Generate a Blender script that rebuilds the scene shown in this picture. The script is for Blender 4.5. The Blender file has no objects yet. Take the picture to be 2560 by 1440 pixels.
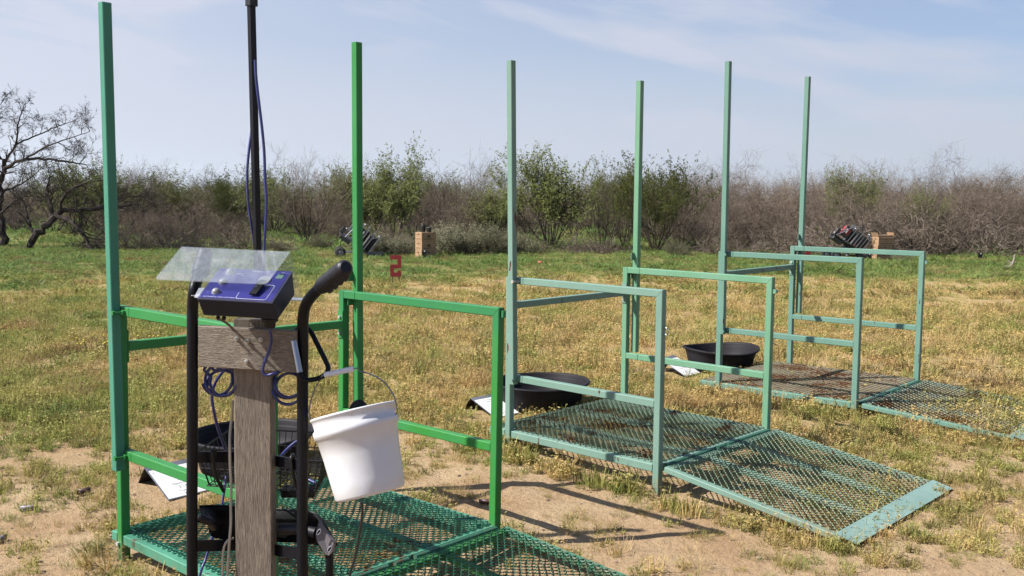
import bpy, math, random
import numpy as np
from mathutils import Vector as V, Matrix
R = math.radians
S = bpy.context.scene
random.seed(7); rng = np.random.default_rng(7)

# ------------------------------------------------------------------ camera
CZ = 1.57                                   # eye height of the photographer
F_PX, PITCH, ROLL = 2457.96, 0.0912279, 0.0111181
_f = V((0, math.cos(PITCH), -math.sin(PITCH))); _u = V((0, math.sin(PITCH), math.cos(PITCH))); _r = V((1, 0, 0))
CR = _r*math.cos(ROLL)+_u*math.sin(ROLL); CU = -_r*math.sin(ROLL)+_u*math.cos(ROLL); CF = _f
cam = bpy.data.objects.new('camera', bpy.data.cameras.new('camera')); S.collection.objects.link(cam)
cam.data.sensor_width = 36; cam.data.lens = 36*F_PX/2560; cam.data.clip_start = .05; cam.data.clip_end = 20000
cam.matrix_world = Matrix(((CR.x, CU.x, -CF.x, 0), (CR.y, CU.y, -CF.y, 0), (CR.z, CU.z, -CF.z, CZ), (0, 0, 0, 1)))
S.camera = cam

# ------------------------------------------------------------------ world, sun, exposure
SUN_AZ, SUN_EL = R(-102), R(45)
w = bpy.data.worlds.new('World'); S.world = w; w.use_nodes = True
nt = w.node_tree; N = nt.nodes; Lk = nt.links
bg = N['Background']
sky = N.new('ShaderNodeTexSky'); sky.sky_type = 'NISHITA'; sky.sun_disc = False
sky.sun_elevation = SUN_EL; sky.sun_rotation = SUN_AZ % (2*math.pi); sky.air_density = 1.0; sky.dust_density = 1.2; sky.ozone_density = 1.5
tc = N.new('ShaderNodeTexCoord'); sep = N.new('ShaderNodeSeparateXYZ'); Lk.new(tc.outputs['Generated'], sep.inputs[0])
def wmath(op, a, b=None, c=None):
    m = N.new('ShaderNodeMath'); m.operation = op
    for i, x in enumerate((a, b, c)):
        if x is None: continue
        if isinstance(x, (int, float)): m.inputs[i].default_value = x
        else: Lk.new(x, m.inputs[i])
    return m.outputs[0]
# thin cirrus: long streaks that sink towards the right
cx = wmath('SUBTRACT', wmath('MULTIPLY', sep.outputs[0], 1.9), wmath('MULTIPLY', sep.outputs[2], .5))
cz = wmath('ADD', wmath('MULTIPLY', sep.outputs[0], 1.7), wmath('MULTIPLY', sep.outputs[2], 8.5))
cmb = N.new('ShaderNodeCombineXYZ'); Lk.new(cx, cmb.inputs[0]); Lk.new(sep.outputs[1], cmb.inputs[1]); Lk.new(cz, cmb.inputs[2])
mp = N.new('ShaderNodeMapping'); mp.inputs['Location'].default_value = (3.1, 0, .4); Lk.new(cmb.outputs[0], mp.inputs[0])
n1 = N.new('ShaderNodeTexNoise'); n1.inputs['Scale'].default_value = 1.5; n1.inputs['Detail'].default_value = 8; n1.inputs['Roughness'].default_value = .55; n1.inputs['Distortion'].default_value = .35; Lk.new(mp.outputs[0], n1.inputs['Vector'])
cr = N.new('ShaderNodeMapRange'); cr.inputs[1].default_value = .42; cr.inputs[2].default_value = .59; cr.inputs[3].default_value = .28; cr.inputs[4].default_value = 1.0; Lk.new(n1.outputs[0], cr.inputs[0])
xr = N.new('ShaderNodeMapRange'); xr.inputs[1].default_value = -.35; xr.inputs[2].default_value = .5; xr.inputs[3].default_value = .40; xr.inputs[4].default_value = -.08; Lk.new(sep.outputs[0], xr.inputs[0])
hr = N.new('ShaderNodeMapRange'); hr.inputs[1].default_value = .02; hr.inputs[2].default_value = .15; hr.inputs[3].default_value = .68; hr.inputs[4].default_value = 0; Lk.new(sep.outputs[2], hr.inputs[0])
zf = N.new('ShaderNodeMapRange'); zf.inputs[1].default_value = .3; zf.inputs[2].default_value = .75; zf.inputs[3].default_value = 1; zf.inputs[4].default_value = .15; Lk.new(sep.outputs[2], zf.inputs[0])
yf = N.new('ShaderNodeMapRange'); yf.inputs[1].default_value = -.35; yf.inputs[2].default_value = .55; yf.inputs[3].default_value = .12; yf.inputs[4].default_value = 1; Lk.new(sep.outputs[1], yf.inputs[0])
cv = wmath('MULTIPLY', wmath('MULTIPLY', wmath('ADD', wmath('ADD', cr.outputs[0], hr.outputs[0]), xr.outputs[0]), zf.outputs[0]), yf.outputs[0]); cvc = N.new('ShaderNodeClamp'); Lk.new(cv, cvc.inputs[0])
mx = N.new('ShaderNodeMix'); mx.data_type = 'RGBA'; Lk.new(cvc.outputs[0], mx.inputs[0]); ml = N.new('ShaderNodeMix'); ml.data_type = 'RGBA'; ml.blend_type = 'MULTIPLY'; ml.inputs[0].default_value = 1; Lk.new(sky.outputs[0], ml.inputs[6]); ml.inputs[7].default_value = (.9, 1.02, 1.25, 1); Lk.new(ml.outputs[2], mx.inputs[6]); mx.inputs[7].default_value = (5.4, 5.75, 6.9, 1)
Lk.new(mx.outputs[2], bg.inputs[0]); bg.inputs[1].default_value = 0.05
sun = bpy.data.objects.new('sun', bpy.data.lights.new('sun', 'SUN')); S.collection.objects.link(sun)
sun.data.energy = 5.0; sun.data.angle = R(.55); sun.data.color = (1, .96, .90)
SD = V((math.sin(SUN_AZ)*math.cos(SUN_EL), math.cos(SUN_AZ)*math.cos(SUN_EL), math.sin(SUN_EL)))
sun.rotation_euler = SD.to_track_quat('Z', 'Y').to_euler()
S.view_settings.view_transform = 'Standard'; S.view_settings.look = 'None'; S.view_settings.gamma = 1
S.view_settings.exposure = 1.17
S.render.engine = 'CYCLES'; S.cycles.max_bounces = 8; S.cycles.transparent_max_bounces = 24; S.cycles.volume_bounces = 2

# ------------------------------------------------------------------ helpers
def at(px, py, Y):                           # a point seen at pixel (px,py) of the 2560x1440 photo, Y metres ahead
    d = CF+CR*((px-1280)/F_PX)-CU*((py-720)/F_PX)
    return V((d.x*Y/d.y, Y, CZ+d.z*Y/d.y))
def sm(t): t = min(max(t, 0), 1); return t*t*(3-2*t)
def gz(x, y): return .09*sm((y-4.5)/2.8)     # the field climbs a little behind the first stand

class MB:
    def __init__(s): s.v = []; s.f = []; s.m = []; s.smooth = []
    def add(s, vs, fs, mi=0, smooth=False):
        o = len(s.v); s.v += [tuple(p) for p in vs]; s.f += [tuple(i+o for i in f) for f in fs]
        s.m += [mi]*len(fs); s.smooth += [smooth]*len(fs); return s
    def hexa(s, p, mi=0):                    # p: 4 bottom, 4 top
        return s.add(p, [(3, 2, 1, 0), (4, 5, 6, 7), (0, 1, 5, 4), (1, 2, 6, 5), (2, 3, 7, 6), (3, 0, 4, 7)], mi)
    def box(s, o, ax, ay, az, mi=0):
        o, ax, ay, az = V(o), V(ax), V(ay), V(az)
        return s.hexa([o, o+ax, o+ax+ay, o+ay, o+az, o+ax+az, o+ax+ay+az, o+ay+az], mi)
    def bar(s, p0, p1, u, v, wu, wv, ch=.003, sh0=0, sh1=0, mi=0):
        """rectangular tube from p0 to p1; u,v unit axes; section [0,wu]x[0,wv] with softened edges; sh: end plane shear along v"""
        p0, p1, u, v = V(p0), V(p1), V(u), V(v); d = (p1-p0).normalized()
        c = ch
        sec = [(c, 0), (wu-c, 0), (wu, c), (wu, wv-c), (wu-c, wv), (c, wv), (0, wv-c), (0, c)]
        n = 8; vs = [p0+u*a+v*b+d*(sh0*b) for a, b in sec]+[p1+u*a+v*b+d*(sh1*b) for a, b in sec]
        fs = [(i, (i+1) % n, n+(i+1) % n, n+i) for i in range(n)]+[tuple(range(n-1, -1, -1)), tuple(range(n, 2*n))]
        if u.cross(v).dot(d) < 0: fs = [f[::-1] for f in fs]
        return s.add(vs, fs, mi)
    def tube(s, pts, r, n=10, mi=0, caps=True, smooth=True, closed=False):
        pts = [V(p) for p in pts]; m = len(pts); rr = r if isinstance(r, (list, tuple)) else [r]*m
        t0 = (pts[1]-pts[0]).normalized(); a = t0.orthogonal().normalized(); vs = []
        for i in range(m):
            if closed: t = (pts[(i+1) % m]-pts[i-1]).normalized()
            else: t = (pts[min(i+1, m-1)]-pts[max(i-1, 0)]).normalized()
            a = (a-t*a.dot(t)); a = a.normalized() if a.length > 1e-6 else t.orthogonal().normalized()
            b = t.cross(a)
            for k in range(n):
                q = 2*math.pi*k/n; vs.append(pts[i]+(a*math.cos(q)+b*math.sin(q))*rr[i])
        fs = []
        for i in range(m if closed else m-1):
            j = (i+1) % m
            for k in range(n): fs.append((i*n+k, i*n+(k+1) % n, j*n+(k+1) % n, j*n+k))
        s.add(vs, fs, mi, smooth)
        if caps and not closed: s.add(vs[:n], [tuple(range(n-1, -1, -1))], mi); s.add(vs[-n:], [tuple(range(n))], mi)
        return s
    def lathe(s, c, axis, prof, n=40, mi=0, warp=None, smooth=True):
        """prof: (radius, height) pairs"""
        c = V(c); ax = V(axis).normalized(); a = ax.orthogonal().normalized(); b = ax.cross(a); vs = []
        for r_, h in prof:
            for k in range(n):
                q = 2*math.pi*k/n; p = c+(a*math.cos(q)+b*math.sin(q))*r_+ax*h
                if warp: p = warp(p, q, h)
                vs.append(p)
        fs = [(i*n+k, i*n+(k+1) % n, (i+1)*n+(k+1) % n, (i+1)*n+k) for i in range(len(prof)-1) for k in range(n)]
        return s.add(vs, fs, mi, smooth)
    def ball(s, c, r, n=8, mi=0, sq=(1, 1, 1)):
        c = V(c); vs = []; fs = []
        for i in range(n+1):
            th = math.pi*i/n
            for k in range(2*n):
                q = math.pi*k/n; vs.append(c+V((r*sq[0]*math.sin(th)*math.cos(q), r*sq[1]*math.sin(th)*math.sin(q), r*sq[2]*math.cos(th))))
        for i in range(n):
            for k in range(2*n): fs.append((i*2*n+k, (i+1)*2*n+k, (i+1)*2*n+(k+1) % (2*n), i*2*n+(k+1) % (2*n)))
        return s.add(vs, fs, mi, True)
    def build(s, name, mats, parent=None, loc=None):
        me = bpy.data.meshes.new(name); o = V((0, 0, 0))
        if parent is not None:
            q = parent
            while q is not None: o += q.location; q = q.parent
        elif loc is not None: o = V(loc)
        me.from_pydata([V(p)-o for p in s.v], [], s.f); me.update()
        for m_ in (mats if isinstance(mats, (list, tuple)) else [mats]): me.materials.append(m_)
        me.polygons.foreach_set('material_index', s.m); me.polygons.foreach_set('use_smooth', s.smooth)
        ob = bpy.data.objects.new(name, me); S.collection.objects.link(ob)
        if parent is not None: ob.parent = parent
        elif loc is not None: ob.location = o
        return ob
def tag(o, label=None, cat=None, group=None, kind=None):
    if label: o['label'] = label
    if cat: o['category'] = cat
    if group: o['group'] = group
    if kind: o['kind'] = kind
    return o
def empty(name, loc, label, cat, group=None):
    o = bpy.data.objects.new(name, None); S.collection.objects.link(o); o.location = loc; o.empty_display_size = .1
    return tag(o, label, cat, group)
def copy_tree(o, loc, rz=0, sc=1.0, label=None, group=None):
    c = o.copy(); S.collection.objects.link(c); c.location = loc; c.rotation_euler = (0, 0, rz); c.scale = (sc, sc, sc) if isinstance(sc, (int, float)) else sc
    if label: c['label'] = label
    if group: c['group'] = group
    for ch in list(o.children):
        d = ch.copy(); S.collection.objects.link(d); d.parent = c
        for g in list(ch.children):
            e = g.copy(); S.collection.objects.link(e); e.parent = d
    return c
def smooth_path(pts, k=5):                   # Catmull-Rom
    P = [V(p) for p in pts]; P = [P[0]*2-P[1]]+P+[P[-1]*2-P[-2]]; out = []
    for i in range(1, len(P)-2):
        for j in range(k):
            t = j/k; a, b, c, d = P[i-1:i+3]
            out.append(.5*((2*b)+(c-a)*t+(2*a-5*b+4*c-d)*t*t+(-a+3*b-3*c+d)*t**3))
    out.append(P[-2]); return out

# ------------------------------------------------------------------ materials
KA = .58                                     # the chart values below are for a paler exposure
class NT:
    def __init__(s, name):
        s.m = bpy.data.materials.new(name); s.m.use_nodes = True; s.n = s.m.node_tree.nodes; s.l = s.m.node_tree.links
        s.b = s.n['Principled BSDF']; s.geo = None
    def new(s, t, **kw):
        x = s.n.new(t)
        for k, v_ in kw.items(): setattr(x, k, v_)
        return x
    def put(s, sock, x):
        if hasattr(x, 'default_value') or hasattr(x, 'links'): s.l.new(x, sock)
        else: sock.default_value = x
    def pos(s):
        if not s.geo: s.geo = s.new('ShaderNodeNewGeometry')
        return s.geo.outputs['Position']
    def obj(s): return s.new('ShaderNodeTexCoord').outputs['Object']
    def noise(s, scale, detail=4, rough=.55, vec=None, stretch=None, dist=0):
        n = s.new('ShaderNodeTexNoise'); n.inputs['Scale'].default_value = scale; n.inputs['Detail'].default_value = detail
        n.inputs['Roughness'].default_value = rough; n.inputs['Distortion'].default_value = dist; v_ = vec or s.pos()
        if stretch:
            mp_ = s.new('ShaderNodeMapping'); mp_.inputs['Scale'].default_value = stretch; s.l.new(v_, mp_.inputs[0]); v_ = mp_.outputs[0]
        s.l.new(v_, n.inputs['Vector']); return n.outputs[0]
    def rng(s, x, a, b, c=0., d=1.):
        r = s.new('ShaderNodeMapRange'); s.l.new(x, r.inputs[0])
        for i, q in enumerate((a, b, c, d)): r.inputs[i+1].default_value = q
        return r.outputs[0]
    def math(s, op, a, b=None):
        m_ = s.new('ShaderNodeMath', operation=op); s.put(m_.inputs[0], a)
        if b is not None: s.put(m_.inputs[1], b)
        return m_.outputs[0]
    def mix(s, f, a, b):
        m_ = s.new('ShaderNodeMix', data_type='RGBA'); s.put(m_.inputs[0], f)
        for i, x in ((6, a), (7, b)):
            if isinstance(x, tuple): x = tuple(KA*c_ for c_ in x[:3])+(1,)
            s.put(m_.inputs[i], x)
        return m_.outputs[2]
    def bump(s, h, st=.3, dist=.01):
        b = s.new('ShaderNodeBump'); b.inputs['Strength'].default_value = st; b.inputs['Distance'].default_value = dist
        s.l.new(h, b.inputs['Height']); s.l.new(b.outputs[0], s.b.inputs['Normal'])
    def col(s, c): s.put(s.b.inputs['Base Color'], c if not isinstance(c, tuple) else tuple(KA*c_ for c_ in c)+(1,)); return s
    def set(s, rough=.6, metal=0., spec=.5): s.put(s.b.inputs['Roughness'], rough); s.b.inputs['Metallic'].default_value = metal; s.b.inputs['Specular IOR Level'].default_value = spec; return s
def plain(name, c, rough=.6, metal=0., var=.12, scale=9, bump=0, bscale=300, spec=.5, c2=None):
    t = NT(name); n = t.noise(scale, 5)
    c2 = c2 or tuple(x*(1-var*2) for x in c)
    t.col(t.mix(t.rng(n, .35, .7), c, c2)); t.set(rough, metal, spec)
    if bump: t.bump(t.noise(bscale, 3), bump, .002)
    return t.m
def paint(name, c, chip=.0, rust=0., fade=.25, c2=None, grad=None, dirt=.5, mud=1):
    """weathered gloss paint on steel: faded patches, dust, a few rust chips; grad=(z0,z1,colour) an older coat towards one end"""
    t = NT(name); c2 = c2 or tuple(min(1, x*(1+fade)+.02) for x in c)
    a = t.mix(t.rng(t.noise(3.1, 5), .35, .7), c, c2); a = t.mix(t.rng(t.noise(1, 5, .65, stretch=(60, 60, 5)), .5, .75, 0, .25), a, tuple(x*.6+.05 for x in c))
    if grad:
        sp = t.new('ShaderNodeSeparateXYZ'); t.l.new(t.pos(), sp.inputs[0])
        zz = t.math('ADD', sp.outputs[2], t.rng(t.noise(6, 3), .3, .7, -.12, .12)); a = t.mix(t.rng(zz, grad[0], grad[1]), a, grad[2])
    a = t.mix(t.rng(t.noise(38, 4, .7), .62, .82, 0, dirt), a, tuple(x*.6+.03 for x in c))
    if mud: sp2 = t.new('ShaderNodeSeparateXYZ'); t.l.new(t.pos(), sp2.inputs[0]); a = t.mix(t.math('MULTIPLY', t.rng(sp2.outputs[2], .12, .02), t.rng(t.noise(30, 5, .7), .42, .62)), a, (.33, .24, .15))
    if chip: a = t.mix(t.rng(t.noise(17, 3, .5, stretch=(1, 1, .25)), .74-chip, .745-chip), a, (.13, .045, .03))
    if rust: a = t.mix(t.rng(t.math('ADD', t.noise(3.4, 5, .65), t.rng(t.noise(40, 3), .3, .7, -.14, .14)), .62-rust, .72-rust), a, (.12, .045, .018))
    t.col(a).set(t.rng(t.noise(12, 4), .3, .7, .38, .58), spec=.2); t.bump(t.noise(240, 2), .12, .001); return t.m
TURQ = (.10, .40, .27)
M = dict(
    green1=paint('green_paint', (.040, .27, .062), c2=(.06, .31, .10)),
    green1g=paint('green_paint_two_coats', (.045, .29, .045), c2=(.06, .30, .10), grad=(.86, 1.1, (.045, .25, .09))),
    turq1=paint('turquoise_paint', (.075, .29, .19), c2=(.09, .33, .23)),
    deck1=paint('deck_green', (.06, .26, .165), rust=.03, fade=.5),
    deck1r=paint('deck_green_ramp', (.045, .21, .125), rust=-.02, fade=.5),
    mint=paint('mint_paint', (.215, .36, .285), c2=(.25, .39, .32), chip=.06),
    mintg=paint('mint_green_paint', (.17, .38, .22), c2=(.22, .42, .28), chip=.02),
    mint3=paint('mint_teal_paint', (.165, .32, .25), c2=(.20, .36, .285), chip=.045),
    deck2=paint('deck_mint_rusty', (.25, .33, .22), rust=.11, fade=.4),
    deck2r=paint('deck_mint', (.215, .30, .205), rust=.0, fade=.4),
    deck3=paint('deck_rusty', (.25, .215, .15), rust=.12, fade=.3),
    deck3r=paint('deck_worn', (.30, .30, .22), rust=.12, fade=.3), mintplate=paint('mint_plate', (.25, .39, .34), fade=.2, dirt=.3, mud=0),
    hinge=paint('hinge_green', (.03, .13, .08), rust=.02),
    bolt=plain('zinc_bolt', (.85, .83, .78), .35, .35), dark=plain('dark_seam_steel', (.02, .03, .025), .8),
    blackpaint=plain('black_powder_coat', (.008, .009, .014), .42, bump=.15, var=.2, spec=.2), rubber=plain('black_rubber', (.010, .010, .018), .5, var=.2, bump=.2, bscale=90, spec=.35),
    plastic=plain('black_plastic', (.008, .009, .009), .45, spec=.3), silver=plain('brushed_aluminium', (.62, .63, .67), .33, 1.0, var=.06),
    grayplastic=plain('grey_plastic', (.20, .18, .19), .5), lightgrey=plain('light_grey_bracket', (.42, .44, .5), .5),
    bucket=plain('white_polyethylene', (.95, .96, 1.0), .42, scale=14, c2=(.86, .85, .84)), wire=plain('galvanised_wire', (.35, .36, .4), .35, 1.0),
    white=plain('white_print', (.75, .76, .85), .6, var=.02), bluecable=plain('blue_cable', (.035, .045, .22), .38, var=.1),
    beige=plain('cream_cable', (.66, .58, .46), .5, var=.1), blackcable=plain('black_cable', (.01, .011, .012), .45),
    paper=plain('white_paper', (1.0, 1.0, 1.0), .6, var=.02), ink=plain('printed_ink', (.02, .02, .025), .8, var=.05), inkg=plain('printed_grey', (.15, .15, .17), .8, var=.05),
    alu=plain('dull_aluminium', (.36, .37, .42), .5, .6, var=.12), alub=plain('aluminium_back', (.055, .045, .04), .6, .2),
    card=plain('cardboard', (.50, .31, .17), .85, var=.08), cardink=plain('box_print', (.09, .045, .03), .85), cardin=plain('cardboard_inside', (.42, .26, .14), .85),
    red=plain('red_sheet', (.30, .006, .012), .5, var=.1), orange=plain('orange_band', (.75, .09, .03), .5), machine=plain('machine_black', (.012, .012, .014), .5),
    machinegrey=plain('machine_grey', (.17, .17, .2), .45), tyre=plain('tyre', (.018, .018, .018), .8), rim=plain('rim_grey', (.22, .21, .24), .5),
    pigeon=plain('stacked_targets', (.008, .008, .008), .6), hullred=plain('brown_shell', (.10, .04, .035), .5), hullgrey=plain('grey_shell', (.30, .26, .30), .5),
    brass=plain('brass', (.6, .42, .15), .35, 1.0), coral=plain('orange_target', (.8, .2, .12), .6), lcd=plain('lcd', (.20, .34, .28), .2),
    panelblue=plain('blue_panel', (.044, .042, .25), .34, var=.05), casegrey=plain('case_navy', (.008, .011, .030), .5, bump=.2, spec=.3), button=plain('grey_button', (.36, .36, .40), .35, var=.05),
    trimgrey=plain('case_edge', (.10, .10, .17), .4), tub=plain('feed_tub_rubber', (.014, .012, .017), .6, var=.3, scale=5, c2=(.020, .018, .020), spec=.15), tubdk=plain('tub_wall', (.008, .008, .010), .7),
    driftwood=plain('driftwood', (.38, .32, .27), .9), yellowtag=plain('twine_teal', (.01, .12, .08), .6),
)
def composite_board():
    t = NT('composite_decking'); o = t.obj()
    v1 = t.noise(1, 6, .6, vec=o, stretch=(330, 330, 26), dist=.9)
    c = t.mix(t.rng(v1, .36, .66), (.17, .13, .095), (.40, .33, .25)); c = t.mix(t.rng(t.noise(14, 3, vec=o), .4, .7, 0, .35), c, (.13, .098, .075))
    t.col(c).set(.75); t.bump(v1, .9, .003); return t.m
def composite_h():
    t = NT('composite_decking_across'); o = t.obj()
    v1 = t.noise(1, 6, .6, vec=o, stretch=(26, 330, 330), dist=.9)
    c = t.mix(t.rng(v1, .36, .66), (.17, .13, .095), (.40, .33, .25))
    t.col(c).set(.75); t.bump(v1, .9, .003); return t.m
M['board'] = composite_board(); M['boardh'] = composite_h()
def shield_mat():
    t = NT('scratched_clear_sheet'); t.col((.72, .76, .80)).set(.5)
    tr = t.new('ShaderNodeBsdfTransparent'); tr.inputs[0].default_value = (.96, .975, .98, 1)
    gl = t.new('ShaderNodeBsdfGlossy'); gl.inputs['Roughness'].default_value = .12; gl.inputs[0].default_value = (.9, .95, 1, 1)
    fr = t.new('ShaderNodeFresnel'); fr.inputs[0].default_value = 1.45; frm = t.math('MULTIPLY', fr.outputs[0], t.math('SUBTRACT', 1.0, t.new('ShaderNodeNewGeometry').outputs['Backfacing']))
    m1 = t.new('ShaderNodeMixShader'); t.l.new(frm, m1.inputs[0]); t.l.new(tr.outputs[0], m1.inputs[1]); t.l.new(gl.outputs[0], m1.inputs[2])
    sc_ = t.rng(t.noise(1, 5, .7, stretch=(26, 9, 16)), .42, .78, .11, .26)
    m2 = t.new('ShaderNodeMixShader'); t.l.new(sc_, m2.inputs[0]); t.l.new(m1.outputs[0], m2.inputs[1]); t.l.new(t.b.outputs[0], m2.inputs[2])
    t.l.new(m2.outputs[0], t.n['Material Output'].inputs[0]); return t.m
M['shield'] = shield_mat()

def zone(t):
    """0 = dry gold grass, 1 = lush green: where the plants themselves differ over the field"""
    sp = t.new('ShaderNodeSeparateXYZ'); t.l.new(t.pos(), sp.inputs[0]); x, y = sp.outputs[0], sp.outputs[1]
    far = t.rng(y, 16.0, 20.5, -.25, 1.25)
    nz = t.rng(t.noise(.55, 5, .6), .32, .68, -.5, .5)
    left = t.math('ADD', t.rng(x, -4.0, .4, .72, -.1), t.math('MULTIPLY', t.rng(x, 1.4, 2.6, 0, .4), t.rng(y, 6.6, 5.2)))
    return t.math('ADD', t.math('ADD', far, left), nz), x, y
def leaf_shader(t, c, tl=.3, rough=.7):
    t.put(t.b.inputs['Base Color'], c); t.b.inputs['Roughness'].default_value = rough; t.b.inputs['Specular IOR Level'].default_value = .25
    tr = t.new('ShaderNodeBsdfTranslucent'); t.put(tr.inputs[0], c)
    m_ = t.new('ShaderNodeMixShader'); m_.inputs[0].default_value = tl; t.l.new(t.b.outputs[0], m_.inputs[1]); t.l.new(tr.outputs[0], m_.inputs[2])
    t.l.new(m_.outputs[0], t.n['Material Output'].inputs[0]); return t.m
def grass_mat(name, gold, olive, lush, seed=0.):
    t = NT(name); z, x, y = zone(t)
    oi = t.new('ShaderNodeObjectInfo').outputs['Random']
    a = t.mix(t.rng(t.math('ADD', t.noise(1.1, 5, .7), t.rng(oi, 0, 1, -.15, .15)), .42, .58), gold, olive)
    c = t.mix(t.rng(z, .05, .5), a, olive); c = t.mix(t.rng(z, .45, .95), c, lush)
    c = t.mix(t.rng(t.noise(.8, 4, .6), .56, .70, 0, .6), c, (.46, .25, .13)); c = t.mix(t.rng(oi, .78, .95, 0, .6), c, (.20, .11, .06))
    return leaf_shader(t, c, .35)
M['weed'] = grass_mat('field_weeds', (.78, .56, .22), (.50, .49, .135), (.27, .36, .085))
M['weedg'] = grass_mat('field_weeds_green', (.58, .45, .16), (.35, .40, .10), (.20, .32, .08))
M['straw'] = grass_mat('dry_straw', (.92, .68, .35), (.76, .56, .25), (.50, .47, .17))
def soil():
    t = NT('desert_soil'); z, x, y = zone(t)
    n1_ = t.noise(1.7, 8, .65); n2 = t.noise(23, 6, .7); n3 = t.noise(140, 3, .7)
    c = t.mix(t.rng(n1_, .35, .65), (.52, .345, .19), (.66, .485, .29)); c = t.mix(t.rng(n2, .45, .75, 0, .55), c, (.30, .165, .085))
    c = t.mix(t.rng(n3, .58, .7, 0, .5), c, (.62, .47, .32))
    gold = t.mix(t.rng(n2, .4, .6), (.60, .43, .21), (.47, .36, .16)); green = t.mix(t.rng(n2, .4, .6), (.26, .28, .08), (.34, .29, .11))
    gold_mask = t.math('MULTIPLY', t.rng(y, 5.2, 7.2), t.rng(n1_, .25, .5, .65, 1.)); c = t.mix(gold_mask, c, gold)  # golden ground under the meadow, beyond the bare soil
    c = t.mix(t.math('MULTIPLY', t.rng(z, .4, .9), t.rng(y, 6, 12)), c, green)
    t.col(c).set(.95, spec=.15)
    h = t.math('ADD', t.math('MULTIPLY', n2, 1.0), t.math('MULTIPLY', n3, .35)); t.bump(h, .9, .03); return t.m
M['soil'] = soil()
def bark(name, c1, c2, sc=1.0):
    t = NT(name); oi = t.new('ShaderNodeObjectInfo').outputs['Random']
    c = t.mix(t.rng(t.noise(9*sc, 4), .35, .65), c1, c2); c = t.mix(t.rng(oi, 0, 1, 0, .45), c, tuple(x*.62 for x in c1)); t.col(c).set(.9, spec=.2); return t.m
M['twig'] = bark('bare_twig', (.18, .135, .10), (.34, .265, .20)); M['stem'] = bark('shrub_stem', (.05, .038, .03), (.11, .085, .07))
M['bark'] = bark('mesquite_bark', (.035, .026, .022), (.085, .065, .055)); M['twigg'] = bark('grey_green_twig', (.21, .19, .12), (.32, .29, .19)); M['deadtwig'] = bark('dead_twig', (.16, .12, .09), (.34, .27, .21))
def foliage(name, a, b, tl=.3):
    t = NT(name); oi = t.new('ShaderNodeObjectInfo').outputs['Random']
    c = t.mix(t.rng(t.noise(3.2, 3), .35, .65), a, b); c = t.mix(t.rng(oi, 0, 1, 0, .3), c, a); return leaf_shader(t, c, tl)
M['creo'] = foliage('creosote_leaves', (.125, .155, .03), (.23, .255, .06)); M['creo2'] = foliage('creosote_leaves_yellow', (.13, .13, .02), (.20, .185, .03)); M['sage'] = foliage('sage_leaves', (.26, .26, .15), (.38, .36, .22))
def hill_mat():
    t = NT('far_mountain'); t.col(t.mix(t.rng(t.noise(.004, 6), .4, .6), (.10, .10, .10), (.17, .16, .15))).set(.95); return t.m
M['hill'] = hill_mat()

# ------------------------------------------------------------------ the ground
def lattice(x, y, sc, seed):
    xi = np.floor(x*sc).astype(np.int64); yi = np.floor(y*sc).astype(np.int64); fx = x*sc-xi; fy = y*sc-yi
    def h(a, b): v_ = (a*374761393+b*668265263+seed*1442695041) & 0x7fffffff; v_ = ((v_ ^ (v_ >> 13))*1274126177) & 0x7fffffff; return ((v_ ^ (v_ >> 16)) & 0xffff)/65535.
    fx = fx*fx*(3-2*fx); fy = fy*fy*(3-2*fy)
    return (h(xi, yi)*(1-fx)+h(xi+1, yi)*fx)*(1-fy)+(h(xi, yi+1)*(1-fx)+h(xi+1, yi+1)*fx)*fy
def fbm(x, y, sc, seed, o=4):
    r_ = 0; a = .5
    for i in range(o): r_ = r_+a*lattice(x, y, sc*2**i, seed+i); a *= .5
    return r_/(1-.5**o)
def ground_h(x, y):
    t = np.clip((y-4.5)/2.8, 0, 1); near = np.clip((14-y)/6, 0, 1)*np.clip((9-abs(x))/3, 0, 1)*(1-.8*np.exp(-(((x-1.95)/.6)**2+((y-4.85)/.8)**2)))
    return .09*t*t*(3-2*t)+near*((fbm(x, y, 2.2, 3)-.5)*.035+(fbm(x, y, 11, 9, 3)-.5)*.018)
def axis(lo, hi, step, far, g=1.16):
    a = list(np.arange(lo, hi+1e-6, step)); s_ = step; p = lo; q = hi; left = []; right = []
    while q < far: s_ *= g; q += s_; right.append(q)
    s_ = step
    while p > -far: s_ *= g; p -= s_; left.append(p)
    return np.array(left[::-1]+a+right)
gx = axis(-4.0, 6.0, .055, 9000, 1.14); gy = axis(1.5, 10.5, .055, 9000, 1.14)
GX, GY = np.meshgrid(gx, gy); GZ = ground_h(GX, GY); nx, ny = len(gx), len(gy)
vs = np.stack([GX.ravel(), GY.ravel(), GZ.ravel()], 1)
ii = np.arange((nx-1)*(ny-1)); a_ = (ii//(nx-1))*nx+ii % (nx-1); fc = np.stack([a_, a_+1, a_+nx+1, a_+nx], 1)
gm = bpy.data.meshes.new('ground'); gm.vertices.add(len(vs)); gm.vertices.foreach_set('co', vs.ravel()); gm.loops.add(len(fc)*4); gm.polygons.add(len(fc))
gm.loops.foreach_set('vertex_index', fc.ravel()); gm.polygons.foreach_set('loop_start', np.arange(len(fc))*4); gm.polygons.foreach_set('loop_total', np.full(len(fc), 4)); gm.update(calc_edges=True); gm.validate()
gm.polygons.foreach_set('use_smooth', np.ones(len(fc), bool)); gm.materials.append(M['soil'])
gr = bpy.data.objects.new('ground', gm); S.collection.objects.link(gr); gr['kind'] = 'structure'
def G(x, y): return float(ground_h(np.array([x], float), np.array([y], float))[0])

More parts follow.
